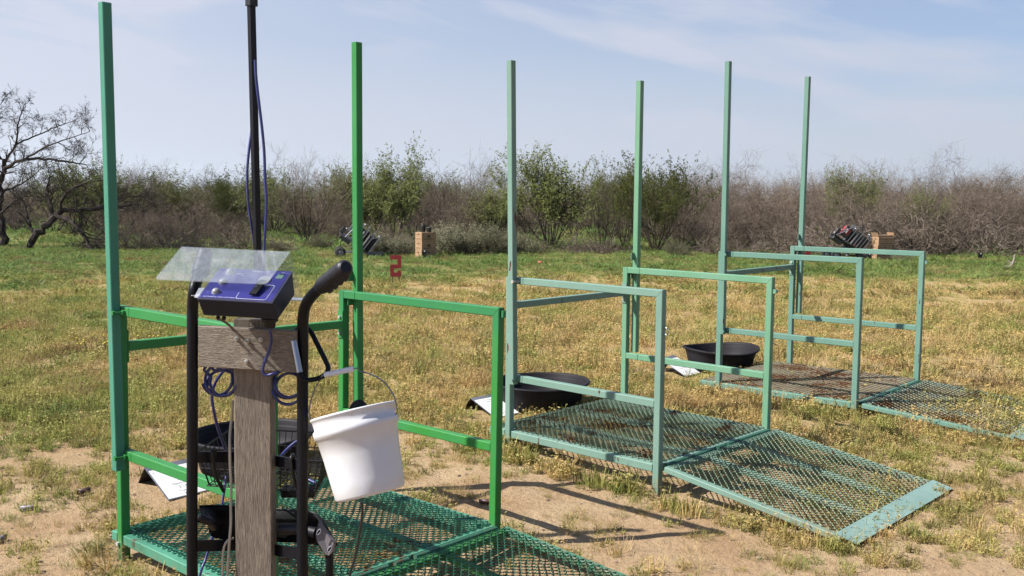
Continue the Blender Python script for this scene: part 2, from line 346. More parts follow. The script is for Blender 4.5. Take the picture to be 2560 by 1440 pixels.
# distant mountain ridge, blue with air
def ridge():
    b = MB(); Y0 = 6200.
    xs = np.linspace(-5200, 5200, 420)
    def prof(x):
        px = 1280+x/Y0*F_PX
        base = 34+14*math.sin(px*.009)+9*math.sin(px*.031+1)+5*math.sin(px*.083)
        k = 84*math.exp(-abs((px-1243)/44)**3)+52*math.exp(-((px-1185)/45)**2)+34*math.exp(-((px-1310)/60)**2)+30*math.exp(-((px-500)/60)**2)+22*math.exp(-((px-600)/40)**2)+16*math.exp(-((px-880)/50)**2)
        return base+k*1.55+6*lattice(np.array([px*.09]), np.array([0.]), 1, 5)[0]
    rows = []
    for j, (dy, fr) in enumerate(((-900, 0), (-520, .28), (-250, .62), (0, 1.), (700, 0))):
        for i, x in enumerate(xs):
            wob = 40*lattice(np.array([x*.01]), np.array([j*1.]), 1, 11)[0]
            rows.append((x, Y0+dy+(wob*2 if 0 < j < 4 else 0), -2 if fr == 0 else prof(x)*fr+(wob-20)*.45*(j in (1, 2))))
    n = len(xs); b.add(rows, [(j*n+i, j*n+i+1, (j+1)*n+i+1, (j+1)*n+i) for j in range(4) for i in range(n-1)], 0, True)
    o = b.build('mountains', M['hill']); o['kind'] = 'structure'
ridge()

# ------------------------------------------------------------------ shooting stands
W_ = .04
CP = [[-1.6841, 4.1322, -0.4703, -0.7163, -0.0017, -0.0097, 1.1096, 1.2442, 0.1269, 0.6124, 0.1546, 0.9865],
      [-0.0375, 5.8709, -0.4685, -0.7549, -0.0006, 0.0057, 1.1276, 1.1976, 0.137, 0.5881, 0.1536, 0.9347],
      [1.5693, 7.4882, -0.3847, -0.7291, 0.002, 0.004, 1.1171, 1.2393, 0.1226, 0.584, 0.1566, 1.0133]]
UPR = [((.0254, -.0115, -.0086), 1.244, -.696, (.06, -.008, -.0059), 1.254, -.586),
       ((.0559, -.0116, -.0083), 1.262, -.638, (.0509, -.0011, .0008), 1.255, -.584),
       ((.041, -.004, -.0007), 1.413, -.628, (.0493, .0044, .0029), 1.42, -.574)]
DF = [-.045, -.13, -.135]                    # how far the deck sticks out past the front posts
def cage_axes(c):
    A = V((math.cos(c[3]), math.sin(c[3]), c[4])).normalized(); B = V((-math.sin(c[3]), math.cos(c[3]), c[5])); B = (B-A*A.dot(B)).normalized()
    return A, B, A.cross(B)
CAGE = []
def strand_mesh(mb, P, a0, a1, b0, b1, z, swd=.0235, lwd=.051, thick=.0024, wd=.0031, zend=0., mi=0):
    """expanded steel: zig-zag strands, long way along b; zend: drop of z at a1 (ramp)"""
    na = int(round((a1-a0)/swd)); nb = int(round((b1-b0)/(lwd/2))); da = (a1-a0)/na; db = (b1-b0)/nb
    for i in range(na+1):
        line = []
        for j in range(nb+1):
            s_ = 1 if (i+j) % 2 else -1
            a = min(max(a0+i*da+s_*da*.5*.86, a0), a1); line.append((a, b0+j*db))
        vs_ = []; fs = []
        for k, (a, b) in enumerate(line):
            zz = z+zend*(a-a0)/(a1-a0); s_ = 1 if (i+k) % 2 else -1
            tilt = .0022*s_
            vs_ += [P(a-wd/2, b, zz+.001-tilt), P(a+wd/2, b, zz+thick+.001+tilt), P(a+wd/2, b, zz+tilt-.0005), P(a-wd/2, b, zz-thick+.001-tilt)]
        for k in range(len(line)-1):
            o = k*4
            for q in range(4): fs.append((o+q, o+(q+1) % 4, o+4+(q+1) % 4, o+4+q))
        mb.add(vs_, fs, mi)
def cage(i, label, mats):
    c = CP[i]; A, B, Z = cage_axes(c); O = V((c[0], c[1], c[2]+CZ)); L, W, s_, m_, f_, p_ = c[6:12]; w = W_
    P = lambda a, b, z: O+A*a+B*b+Z*z
    CAGE.append((P, A, B, Z, L, W, p_))
    mp_, mpf, md, mdr, mu = mats; mrim = M['deck1'] if i == 0 else mp_             # near frame, far frame, deck, ramp, uprights
    g0 = P(L*.5, W*.5, -p_); root = empty('shooting_stand', (g0.x, g0.y, G(g0.x, g0.y)), label, 'shooting stand', 'green steel shooting stands in a row')
    def post(a, b, top, mat, shr=0, nm='post'):
        q = P(a, b, 0); base = P(a, b, top); zb = G(q.x, q.y)-.03; d = -Z
        ln = (base.z-zb)/Z.z
        MB().bar(base, base+d*ln, B, A, w, w, sh0=-shr if shr else 0).build(nm, mat, root)
    post(0, 0, 0, mp_); post(0, W-w, 0, mpf)
    # rear posts are mitred into the top rail
    for b, mm in ((0, mp_), (W-w, mpf)):
        q = P(L-w, b, 0); base = P(L-w, b, -w-.0008)
        ln = (base.z-(G(q.x, q.y)-.03))/Z.z
        MB().bar(base, base-Z*ln, B, A, w, w, sh0=-1).build('post', mm, root)
    for side, (b, mm) in enumerate(((0, mp_), (W-w, mpf))):
        for zt, nm in ((0, 'top_rail'), (-m_, 'middle_rail')):
            MB().bar(P(w+.0005, b, zt-w), P(s_, b, zt-w), B, Z, w, w).build('rail_socket', mm, root)
            MB().bar(P(s_-.01, b+.003, zt-w+.003), P(s_+.012, b+.003, zt-w+.003), B, Z, w-.006, w-.006).build('rail_tongue', M['dark'], root)  # near-black inner bar visible in the rail seam
            if nm == 'top_rail': MB().bar(P(s_+.0035, b, zt-w), P(L-w-.0008, b, zt-w), B, Z, w, w, sh1=1).build(nm, mm, root)
            else: MB().bar(P(s_+.0035, b, zt-w), P(L-w-.0005, b, zt-w), B, Z, w, w).build(nm, mm, root)
            # locking bolt of the socket: outer face
            q = P(s_-.035, b if side == 0 else b+w, zt-w*.55); dn = -B if side == 0 else B
            mb = MB(); mb.tube([q, q+dn*.012], .011, 6, smooth=False); mb.tube([q+dn*.01, q+dn*.045], .0045, 8); mb.tube([q+dn*.045, q+dn*.055], .010, 6, smooth=False)
            mb.build('locking_bolt', mm if i == 0 else M['bolt'] if (zt == 0 and i == 1) else mm, root)
    # front rail with end plates
    MB().bar(P(.002, w+.006, -f_-w), P(.002, W-w-.006, -f_-w), A, Z, w, w).build('front_rail', mp_, root)
    for b in (w+.0005, W-w-.0055):
        mb = MB().box(P(.001, b, -f_-w-.05), A*.038, B*.005, Z*.14); o = mb.build('end_plate', mp_, root)
    for z in (.018, -w-.025):
        for q, dn in ((P(-.001, W-w*.5, -f_+z), -A), (P(.02, W-w-.006, -f_+z), -B)): MB().tube([q, q+dn*.009], .008, 6, smooth=False).build('plate_bolt', M['bolt'], root)
    # tall uprights
    (un, un_t, un_b, uf, uf_t, uf_b) = UPR[i]
    for b0, u, zt, zb in ((-w-.002, un, un_t, un_b), (W+.002, uf, uf_t, uf_b)):
        pa = P(u[0]+u[1]*zt, b0+u[2]*zt, zt); pb = P(u[0]+u[1]*zb, b0+u[2]*zb, zb)
        up = MB().bar(pb, pa, A, B, w, w).build('upright', mu if b0 < 0 else (mpf if i else mp_), root)
    for z in (.05, -.075):
        MB().box(P(.0605, W-.03, z), A*.004, B*.045, Z*.05).build('upright_bracket', mpf, root)
    # deck: rim, skirt pieces round the posts, under beams, mesh
    a0 = DF[i]; rh = .042; z0 = -p_
    for b, d in ((w+.002, 1), (W-2*w-.002, 1)): MB().bar(P(a0+.0365, b, z0-rh), P(L-w-.0365, b, z0-rh), B, Z, w-.004, rh-.002).build('deck_beam', mrim, root)
    for b in (0, W-w):
        MB().bar(P(a0, b, z0-rh), P(-.003, b, z0-rh), B, Z, w, rh).build('deck_rim', mrim, root)
        MB().bar(P(w+.014, b, z0-rh), P(L-w-.003, b, z0-rh), B, Z, w, rh).build('deck_rim', mrim, root)
    MB().bar(P(a0, w+.001, z0-rh), P(a0, W-w-.001, z0-rh), A, Z, .035, rh).build('deck_rim', mrim, root)
    MB().bar(P(L-w, w+.001, z0-rh), P(L-w, W-w-.001, z0-rh), A, Z, .035, rh).build('deck_rim', mrim, root)
    for k in (1, 2): MB().bar(P(a0+.037, W*k/3-.02, z0-rh-.001), P(L-w-.001, W*k/3-.02, z0-rh-.001), B, Z, w, rh-.006).build('deck_brace', mrim, root)
    mb = MB(); strand_mesh(mb, P, a0+.012, L-.022, .028, W-.028, z0+.004, *((.0205, .044) if i < 2 else (.036, .026)), wd=.0032 if i < 2 else .0042); mb.build('deck_mesh', md, root)
    # ramp with hinge and kick plate
    ra = L+.038; RL = .98; drop = (-p_-.004)-0
    e0 = P(L+1.0, W*.5, z0); ge = G(e0.x, e0.y)+.03; dz = (ge-e0.z)
    rampr = MB()
    def Q(a, b, z): return P(a, b, z0+z+dz*(a-ra)/RL)
    Ra = (Q(ra+1, 0, 0)-Q(ra, 0, 0)).normalized(); Rz = Ra.cross(B).normalized(); Rz = Rz if Rz.z > 0 else -Rz
    hg = MB()
    for k, (b0_, b1_) in enumerate(((.05, W*.44), (W*.47, W*.53), (W*.56, W-.05))): hg.tube([P(L+.017, b0_, z0-.006), P(L+.017, b1_, z0-.006)], .012, 10)
    rfr = MB(); th = .030
    for b in (0, W-w): rfr.bar(Q(ra, b, 0)-Rz*th, Q(ra+RL-.004, b, 0)-Rz*th, B, Rz, w, th)
    rm = rfr.build('ramp', mp_ if i else M['deck1r'], root)
    hg.build('hinge', M['hinge'], rm)
    x1 = MB().bar(Q(ra, w+.001, 0)-Rz*th, Q(ra, W-w-.001, 0)-Rz*th, Ra, Rz, w, th)
    for k in (1, 2): x1.bar(Q(ra+w+.001, W*k/3-.02, 0)-Rz*(th+.003), Q(ra+RL-.006, W*k/3-.02, 0)-Rz*(th+.003), B, Rz, w, th-.004)
    x1.build('ramp_brace', mp_, rm)
    mb = MB(); strand_mesh(mb, lambda a, b, z: Q(a, b, 0)+Rz*z, ra+.01, ra+RL-.02, .028, W-.028, .004, *((.0205, .044) if i < 2 else (.030, .052))); mb.build('ramp_mesh', mdr, rm)
    k0 = Q(ra+RL-.03, 0, 0)+Rz*.0095; k1 = Q(ra+RL-.03, W, 0)+Rz*.0095; kd = (Ra*.97-Z*.10).normalized()*.11
    MB().hexa([k0-Rz*.004, k0+kd-Rz*.004, k1+kd-Rz*.004, k1-Rz*.004, k0, k0+kd, k1+kd, k1]).build('kick_plate', M['mintplate'] if i else M['deck1r'], rm)
    # small hinge tube / latch on the rear posts
    q = P(L+.011, .006, -.06 if i else -.03)
    mb = MB()
    if i == 0: q = P(L+.010, W-.02, -.012); mb.tube([q, q-Z*.03], .011, 10)
    else: q = P(L+.010, W-.02, -.085); mb.tube([q-B*.012, q+B*.012], .014, 10)
    mb.build('latch', mpf, root)
    if i == 1:
        q = P(L, w*.5, -.20); mb = MB().tube(smooth_path([q, q+A*.02+Z*.0, q+A*.028-Z*.02, q+A*.02-Z*.035, q+A*.004-Z*.03]), .003, 8); mb.build('hook', M['silver'], root)
        q = P(.012, -.004, 0); zb = G(q.x, q.y); MB().ball((q.x, q.y, zb+.045), .013, 6, sq=(1, 1, 1.5)).build('tied_cord', M['yellowtag'], root)
    if i == 0:
        q = P(.012, -.001, z0-.045); MB().tube([q, q-B*.009], .010, 6, smooth=False).build('frame_bolt', M['bolt'], root)
    return root
cage(0, 'nearest green stand with bright green posts and dark green mesh deck, behind the white bucket', (M['green1'], M['green1g'], M['deck1'], M['deck1r'], M['turq1']))
cage(1, 'middle mint green stand with its ramp and plain toe plate fully in view', (M['mint'], M['mintg'], M['deck2'], M['deck2r'], M['mint']))
cage(2, 'farthest mint green stand on the right with a brown rusty slatted deck', (M['mint3'], M['mint3'], M['deck3'], M['deck3r'], M['mint3']))

# ------------------------------------------------------------------ text helper
def text_mesh(s, size, M4, mat, name='lettering', parent=None, ext=.0002, align='CENTER', spacing=1.0):
    cu = bpy.data.curves.new('t', 'FONT'); cu.body = s; cu.size = size; cu.extrude = ext; cu.align_x = align; cu.space_character = spacing; cu.resolution_u = 3
    ob = bpy.data.objects.new('t', cu); S.collection.objects.link(ob); dg = bpy.context.evaluated_depsgraph_get()
    me = bpy.data.meshes.new_from_object(ob.evaluated_get(dg)); bpy.data.objects.remove(ob); me.name = name
    me.transform(M4); o = V((0, 0, 0)); q = parent
    while q is not None: o += q.location; q = q.parent
    me.transform(Matrix.Translation(-o)); me.materials.clear(); me.materials.append(mat)
    r_ = bpy.data.objects.new(name, me); S.collection.objects.link(r_); r_.parent = parent; return r_
def frame(o, x, y):
    """matrix: origin o, x and y axes of a flat surface"""
    x = V(x).normalized(); z = x.cross(V(y)).normalized(); y = z.cross(x)
    return Matrix(((x.x, y.x, z.x, o[0]), (x.y, y.y, z.y, o[1]), (x.z, y.z, z.z, o[2]), (0, 0, 0, 1)))

# ------------------------------------------------------------------ control cart: black hand truck with a composite post
gzc = G(-.55, 2.25)
cart = empty('control_cart', (-.585, 2.26, gzc), 'black tubular hand truck carrying a grey wood-look post and cross board, front left', 'hand truck')
XR = V((.985, -.10, -.02)).normalized(); YB = V((.10, .99, 0)).normalized(); ZU = V((0, 0, 1))
def down(p): return V((p.x+.004, p.y, gzc+.05))
l0 = at(481, 1440, 2.24); r0 = at(756.5, 1440, 2.21)
Lp = [down(l0), l0, at(481, 1100, 2.24), at(481, 830, 2.24), at(481.5, 770, 2.24), at(485, 727, 2.23), at(493, 698, 2.25), at(499, 680, 2.27)]
Rp = [down(r0), r0, at(756.5, 1100, 2.21), at(757, 850, 2.21), at(758, 795, 2.205), at(764, 764, 2.19), at(781, 738, 2.17), at(806, 714, 2.14)]
def frame_tube(pts, grip):
    o = MB().tube(smooth_path(pts, 6), .0128, 20).build('frame_tube', M['blackpaint'], cart)
    g0, g1 = grip; d = (g1-g0).normalized(); mb = MB(); n = 46; L_ = (g1-g0).length; path = []; rr = []
    for i in range(n+1):
        t = i/n; path.append(g0+d*(L_*t)); rr.append(.0178+.0009*(1 if (i % 4) < 2 else -1)*(0.12 < t < .86) - (.006 if t > .985 else (.002 if t > .96 else 0)) - (.002 if t < .05 else 0))
    mb.tube(path, rr, 20)
    side = (V((.45, 0, -1))-d*V((.45, 0, -1)).dot(d)).normalized()
    for k in range(4): q = g0+d*(L_*(.25+.2*k)); mb.tube([q-d*.010+side*.010, q-d*.002+side*.0155, q+d*.006+side*.0135, q+d*.012+side*.008], [.008, .0095, .008, .006], 12)
    mb.build('grip', M['rubber'], o); return o
frame_tube(Lp, (at(498, 684, 2.268), at(513, 632, 2.33)))
frame_tube(Rp, (at(802, 718, 2.145), at(865, 668, 2.02)))
def crossbar(pl, pm, pr, h, name='crossbar'):
    c = smooth_path([pl, pl*.55+pm*.45+V((0, .0, 0)), pm, pr*.55+pm*.45, pr], 6); mb = MB(); vs = []; n = len(c)
    for p in c: vs += [p, p+V((0, .006, 0)), p+V((0, .006, -h)), p+V((0, 0, -h))]
    fs = [(i*4+q, i*4+(q+1) % 4, i*4+4+(q+1) % 4, i*4+4+q) for i in range(n-1) for q in range(4)]+[(0, 3, 2, 1), tuple(n*4-4+k for k in range(4))]
    mb.add(vs, fs); return mb.build(name, M['blackpaint'], cart)
crossbar(at(492, 1130, 2.235), at(620, 1129, 2.32), at(748, 1149, 2.21), .0255)
crossbar(at(492, 1352, 2.235), at(620, 1350, 2.32), at(748, 1372, 2.21), .0265)
for (a, b) in (((487, 1137), (747, 1158)), ((487, 1360), (747, 1382))):
    pass
# vertical post and cross board (wood-look composite)
def plank(p0, p1, wx, ty, name, mat, horizontal=False):
    """front face between the two lower/left corners; wx width along x, ty thickness backwards"""
    ch = .003; mb = MB()
    if horizontal: mb.bar(p0, p1, ZU, YB, wx, ty, ch)
    else: mb.bar(p0, p1, XR, YB, wx, ty, ch)
    o = mb.build(name, mat, cart); return o
pb = at(579, 1440, 2.255); pt_ = at(582, 798, 2.235); wdt = 98/F_PX*2.25
plank(V((pb.x+.002, pb.y+.01, gzc+.05)), pt_, wdt, .034, 'post', M['board'])
bl = at(497, 917, 2.226); br = at(742, 932, 2.187)
MB().bar(bl, br, ZU, V((0, 1, 0)), .0945, .022, .002).build('cross_board', M['boardh'], cart)
def bolt(px, py, Y, r=.0048, l=.008, name='bolt'):
    p = at(px, py, Y); mb = MB().tube([p, p-V((0, l*.4, 0))], r*1.15, 14); mb.tube([p-V((0, l*.4, 0)), p-V((0, l, 0))], [r*.8, r*.72], 6, smooth=False); mb.tube([p-V((0, l, 0)), p-V((0, l*1.9, 0))], r*.4, 8)
    mb.build(name, M['bolt'], cart)
bolt(592, 846, 2.212); bolt(652, 849, 2.203); bolt(618, 853, 2.205, .0044, .010); bolt(616, 903, 2.206, .0044, .007); bolt(631, 966, 2.25, .004, .007)
# mast behind the board
mtop = at(613, -330, 2.36); m1 = at(638, 640, 2.36)
tdir = (mtop-m1).normalized(); mlow = m1+tdir*((gzc+.3-m1.z)/tdir.z)
ang = V((.80, -.60, 0)).normalized(); an2 = V((.60, .80, 0)).normalized()
mast = MB().bar(mlow-ang*.0085, mtop-ang*.0085, ang, an2, .0155, .016, .002).build('mast', M['blackpaint'], cart)
MB().bar(at(622, 14, 2.36)-ang*.0110-an2*.003, at(621.5, -9, 2.36)-ang*.0110-an2*.003, ang, an2, .0218, .0225, .002).build('mast_clamp', M['rubber'], mast)
# axle, wheels and toe plate (below the picture)
axl = V((-.585, 2.36, gzc+.10)); mb = MB().tube([axl-XR*.19, axl+XR*.19], .008, 12); mb.build('axle', M['blackpaint'], cart)
for s_ in (-1, 1):
    c_ = axl+XR*(.19*s_); wv = MB().tube([c_-XR*.022, c_-XR*.015, c_+XR*.015, c_+XR*.022], [.088, .1, .1, .088], 28).build('wheel', M['tyre'], cart)
    MB().tube([c_-XR*.024, c_+XR*.024], .05, 20).build('rim', M['rim'], wv)
MB().box(V((-.76, 2.08, gzc+.012)), XR*.34, V((.02, -.2, 0)), V((0, 0, .006))).build('toe_plate', M['blackpaint'], cart)
# sagging black panel slung under the basket, with its grey strap clip and the tube below it
def slung_panel():
    top = [at(x, y, Y) for x, y, Y in ((497, 1265, 2.30), (540, 1263, 2.33), (600, 1266, 2.35), (680, 1271, 2.34), (740, 1276, 2.29), (782, 1281, 2.25), (808, 1302, 2.24), (826, 1335, 2.235), (843, 1362, 2.23))]
    bot = [at(x, y, Y) for x, y, Y in ((503, 1287, 2.26), (519, 1312, 2.27), (540, 1346, 2.30), (675, 1355, 2.30), (738, 1357, 2.27), (782, 1362, 2.25), (802, 1364, 2.24), (822, 1366, 2.235), (838, 1370, 2.23))]
    a = smooth_path(top, 4); b = smooth_path(bot, 4); n = len(a); off = V((0, .006, 0)); mb = MB(); mid = [(p+q)/2+V((0, .05*math.sin(math.pi*i/(n-1))**.5, 0)) for i, (p, q) in enumerate(zip(a, b))]
    vs = a+mid+b+[p+off for p in a]+[p+off for p in mid]+[p+off for p in b]; fs = []
    for r_ in (0, 1):
        for i in range(n-1): fs += [(r_*n+i, (r_+1)*n+i, (r_+1)*n+i+1, r_*n+i+1), ((3+r_)*n+i, (3+r_)*n+i+1, (4+r_)*n+i+1, (4+r_)*n+i)]
    for i in range(n-1): fs += [(i, i+1, 3*n+i+1, 3*n+i), (2*n+i, 5*n+i, 5*n+i+1, 2*n+i+1)]
    mb.add(vs, fs, 0, True); o = mb.build('slung_panel', M['plastic'], cart)
    MB().tube([p+V((0, -.001, .0)) for p in a], .0022, 8).build('panel_hem', M['rubber'], o)
    # rounded tube end inside the panel and clip
    MB().tube(smooth_path([at(700, 1322, 2.27), at(760, 1325, 2.26), at(790, 1332, 2.25)], 5), .0125, 16).build('roller', M['rubber'], o)
    cl = [at(*q) for q in ((797, 1302, 2.225), (803, 1316, 2.215), (834, 1358, 2.2), (832, 1378, 2.2), (822, 1389, 2.2), (813, 1386, 2.2), (792, 1352, 2.205), (789, 1338, 2.21))]
    n = len(cl); mb = MB().add(cl+[p+V((.004, .006, .002)) for p in cl], [tuple(range(n))[::-1], tuple(range(n, 2*n))]+[(i, (i+1) % n, n+(i+1) % n, n+i) for i in range(n)])
    k = mb.build('strap_clip', M['grayplastic'], o)
    for (x, y) in ((797, 1330), (824, 1373)):
        p = at(x, y, 2.197); u = V((.5, 0, .86)); s2 = V((.86, 0, -.5)); ring = [p+u*(.0075*math.cos(q))+s2*(.0032*math.sin(q)) for q in [2*math.pi*j/20 for j in range(20)]]
        MB().add(ring+[p], [(j, (j+1) % 20, 20) for j in range(20)][::-1]).build('clip_slot', M['plastic'], k)
        MB().tube(ring, .0010, 6, closed=True).build('slot_edge', M['lightgrey'], k)
    MB().tube(smooth_path([at(806, 1362, 2.26), at(816, 1372, 2.255), at(823, 1392, 2.25), at(824, 1440, 2.25), down(at(824, 1440, 2.25))], 6), .0098, 16).build('leg_tube', M['blackpaint'], cart)
    MB().tube(smooth_path([at(497, 1296, 2.25), at(512, 1300, 2.26), at(527, 1306, 2.27), at(535, 1318, 2.29)], 5), [.010]*16, 12).build('bracket', M['rubber'], cart)
slung_panel()

# ------------------------------------------------------------------ control box with its clear rain shield
pf = [at(492, 747, 2.10), at(681, 758, 2.085), at(732, 680, 2.205), at(549, 671, 2.235)]     # panel: front left, front right, back right, back left
box_root = empty('control_box', at(590, 800, 2.14), 'dark control box with blue push-button panel under a clear plastic rain shield', 'control box')
fb = [at(508, 789, 2.115), at(696, 800, 2.10), at(738, 738, 2.20), at(560, 732, 2.235)]
pn = (pf[1]-pf[0]).cross(pf[3]-pf[0]).normalized()
mb = MB().hexa([fb[0], fb[1], fb[2], fb[3], pf[0], pf[1], pf[2], pf[3]]); case = mb.build('case', M['casegrey'], box_root)
bv = case.modifiers.new('b', 'BEVEL'); bv.width = .004; bv.segments = 3
def onp(u, v, h=0): return pf[0]*(1-u)*(1-v)+pf[1]*u*(1-v)+pf[2]*u*v+pf[3]*(1-u)*v+pn*h
e = .022
MB().hexa([onp(.0, .0, -.001), onp(1., .0, -.001), onp(1., 1., -.001), onp(.0, 1., -.001), onp(.006, .008, .0018), onp(.994, .008, .0018), onp(.994, .992, .0018), onp(.006, .992, .0018)]).build('lid', M['trimgrey'], box_root)
panel = MB().hexa([onp(e, e, .001), onp(1-e, e, .001), onp(1-e, 1-e, .001), onp(e, 1-e, .001), onp(e, e, .0026), onp(1-e, e, .0026), onp(1-e, 1-e, .0026), onp(e, 1-e, .0026)]).build('panel', M['panelblue'], box_root)
ux = (pf[1]-pf[0]).normalized()
for (u, v) in ((.20, .19), (.20, .50), (.20, .83)):
    c_ = onp(u, v, .0026); b = MB().lathe(c_, pn, [(0.0085, 0), (.0085, .0045), (.0078, .006), (.006, .0085), (.003, .0098), (.0002, .0102)], 24).build('push_button', M['button'], box_root)
    MB().tube([c_, c_+pn*.0018], .0098, 24).build('collar', M['lightgrey'], b)
mb = MB(); rr = []
U0, U1, V0, V1, rc = .50, .90, .045, .50, .03
for cu_, cv_, q0 in ((U1-rc, V1-rc*1.3, 0), (U0+rc, V1-rc*1.3, 90), (U0+rc, V0+rc*1.3, 180), (U1-rc, V0+rc*1.3, 270)):
    for k in range(6): q = R(q0+k*18); rr.append(onp(cu_+rc*math.cos(q), cv_+rc*1.3*math.sin(q), .0028))
mb.tube(rr, .0007, 6, closed=True).build('white_outline', M['white'], panel)
# key switch block leaning forward
ks = [onp(.66, .13, .010), onp(.755, .13, .010), onp(.785, .50, .016), onp(.70, .50, .016)]
MB().hexa([p-pn*.0035 for p in ks]+ks).build('key_switch', M['plastic'], box_root)
MB().hexa([onp(.70, .27, .004), onp(.755, .27, .004), onp(.775, .47, .006), onp(.725, .47, .006), onp(.70, .27, .009), onp(.755, .27, .009), onp(.775, .47, .012), onp(.725, .47, .012)]).build('switch_stem', M['plastic'], box_root)
for (u, v) in ((.705, .31), (.735, .42)): q = onp(u, v, .0125); MB().tube([q, q+pn*.0012], .0022, 10).build('switch_screw', M['silver'], box_root)
mb = MB().lathe(onp(.725, .64, .0026), pn, [(0.0145, 0), (.0145, .003), (.012, .0055), (.006, .0072), (.0002, .0076)], 28); mb.build('dome_lamp', M['button'], box_root)
MB().hexa([onp(.835, .72, .0024), onp(.925, .72, .0024), onp(.93, .88, .0024), onp(.845, .88, .0024), onp(.835, .72, .0036), onp(.925, .72, .0036), onp(.93, .88, .0036), onp(.845, .88, .0036)]).build('display', M['lcd'], box_root)
MB().hexa([onp(.855, .84, .0037), onp(.925, .84, .0037), onp(.93, .875, .0037), onp(.865, .875, .0037), onp(.855, .84, .0039), onp(.925, .84, .0039), onp(.93, .875, .0039), onp(.865, .875, .0039)]).build('display_strip', M['casegrey'], box_root)  # flat dark strip along the far edge of the display
uy = (pf[3]-pf[0]).normalized()
def ptxt(s, u, v, size): text_mesh(s, size, frame(onp(u, v, .0028), ux, uy), M['white'], 'panel_text', panel)
ptxt('Wi-Court Multistage Plus', .70, .905, .0078); ptxt('ENABLE', .93, .905, .005); ptxt('RECALL', .33, .17, .006); ptxt('RE', .105, .175, .006)
ptxt('REPORT PAIR', .40, .80, .006); ptxt('TRUE PAIR', .45, .74, .006); ptxt('SINGLE', .38, .52, .006); ptxt('5-STAND    AUTOMATIC TRAP CONTROL', .20, .045, .0052)
for (x, y) in ((545, 791), (560, 792)): p = at(x, y+3, 2.14); MB().ball(p, .005, 6).build('foot', M['plastic'], box_root)
q = at(674, 800, 2.15); MB().lathe(q+V((0, 0, .006)), (0, 0, -1), [(.0001, 0), (.019, .001), (.019, .008), (.013, .012), (.013, .020), (.009, .024), (.0001, .025)], 20).build('cable_gland', M['plastic'], box_root)
MB().hexa([at(486, 744, 2.13), at(500, 745, 2.11), at(512, 722, 2.16), at(497, 723, 2.17), at(486, 741, 2.13), at(500, 742, 2.11), at(512, 719, 2.16), at(497, 720, 2.17)]).build('mounting_tab', M['lightgrey'], box_root)
# shield
ft = [at(454, 618, 2.285), at(726, 631, 2.255)]; fl = [at(386, 700, 2.14), at(667, 712, 2.11)]; rb_ = [at(496, 734, 2.31), at(757, 747, 2.285)]
th = pn*.002
def rsheet(a, b, c, d):                         # a,b fold; c,d lip with rounded corners
    e1 = (d-c); r_ = .05; return [a, b, b*.06+d*.94, (d*(1-.02)+c*.02)*.992+b*.008, d*(1-r_)+c*r_, c*(1-r_)+d*r_, (c*(1-.02)+d*.02)*.992+a*.008, a*.06+c*.94]
sh = rsheet(ft[0], ft[1], fl[0], fl[1]); n = len(sh)
mb = MB().add(sh+[p+th for p in sh], [tuple(range(n)), tuple(range(n, 2*n))[::-1]]+[(i, n+i, n+(i+1) % n, (i+1) % n) for i in range(n)])
bk = V((0, .0018, 0)); flg = [rb_[0]+V((-.003, -.012, -.004)), rb_[1]+V((-.003, -.012, -.004))]
mb.hexa([rb_[0], rb_[1], rb_[1]+bk, rb_[0]+bk, ft[0]-V((0, 0, .0003)), ft[1]-V((0, 0, .0003)), ft[1]+bk-V((0, 0, .0003)), ft[0]+bk-V((0, 0, .0003))])
shd = mb.build('rain_shield', M['shield'], box_root)
MB().hexa([flg[0], flg[1]+V((.004, 0, 0)), rb_[1]+V((.004, 0, 0)), rb_[0], flg[0]+V((0, 0, .002)), flg[1]+V((.004, 0, .002)), rb_[1]+V((.004, 0, .002)), rb_[0]+V((0, 0, .002))]).build('shield_flange', M['lightgrey'], shd)

# ------------------------------------------------------------------ cables
def cable(name, pts, r, mat, label, cat='cable', group=None, k=6):
    o = MB().tube(smooth_path(pts, k), r, 10).build(name, mat, None, loc=pts[0]); return tag(o, label, cat, group)
cable('cable', [at(638, 150, 2.352), at(640, 190, 2.35), at(646, 245, 2.35), at(655, 320, 2.35), at(660.5, 380, 2.35), at(663, 450, 2.35), at(666, 500, 2.35), at(664, 560, 2.35), at(661, 610, 2.35), at(660, 660, 2.34), at(659, 720, 2.33)], .0034, M['bluecable'], 'blue cable bowing out along the right side of the black mast')
cable('cable', [at(630, 320, 2.385), at(625, 355, 2.375), at(620, 400, 2.368), at(618, 440, 2.365), at(619.5, 490, 2.365), at(623, 525, 2.368), at(629, 564, 2.375), at(636, 610, 2.39)], .0032, M['bluecable'], 'short blue cable bowing out on the left side of the black mast')
cable('cable', [at(672, 812, 2.155), at(675, 830, 2.165), at(678, 846, 2.175), at(675.5, 866, 2.180), at(667, 892, 2.182), at(658, 916, 2.182), at(658, 932, 2.182), at(668, 938, 2.182), at(684, 934, 2.182), at(697, 930, 2.19)], .0034, M['bluecable'], 'blue cable dropping from the box across the front of the wood-look board')
def coil(cx, cy, Y, loops, label, tail=None):
    pts = []
    for (dx, dy, rx, ry, q0, q1) in loops:
        for k in range(14): q = R(q0+(q1-q0)*k/13); pts.append(at(cx+dx+rx*math.cos(q), cy+dy-ry*math.sin(q), Y+.006*math.sin(3*q)+.004*len(pts)/14))
    if tail: pts += [at(*t) for t in tail]
    o = MB().tube(smooth_path(pts, 3), .0036, 10).build('coiled_cable', M['bluecable'], None, loc=pts[0]); tag(o, label, 'cable', 'coiled blue cables under the board')
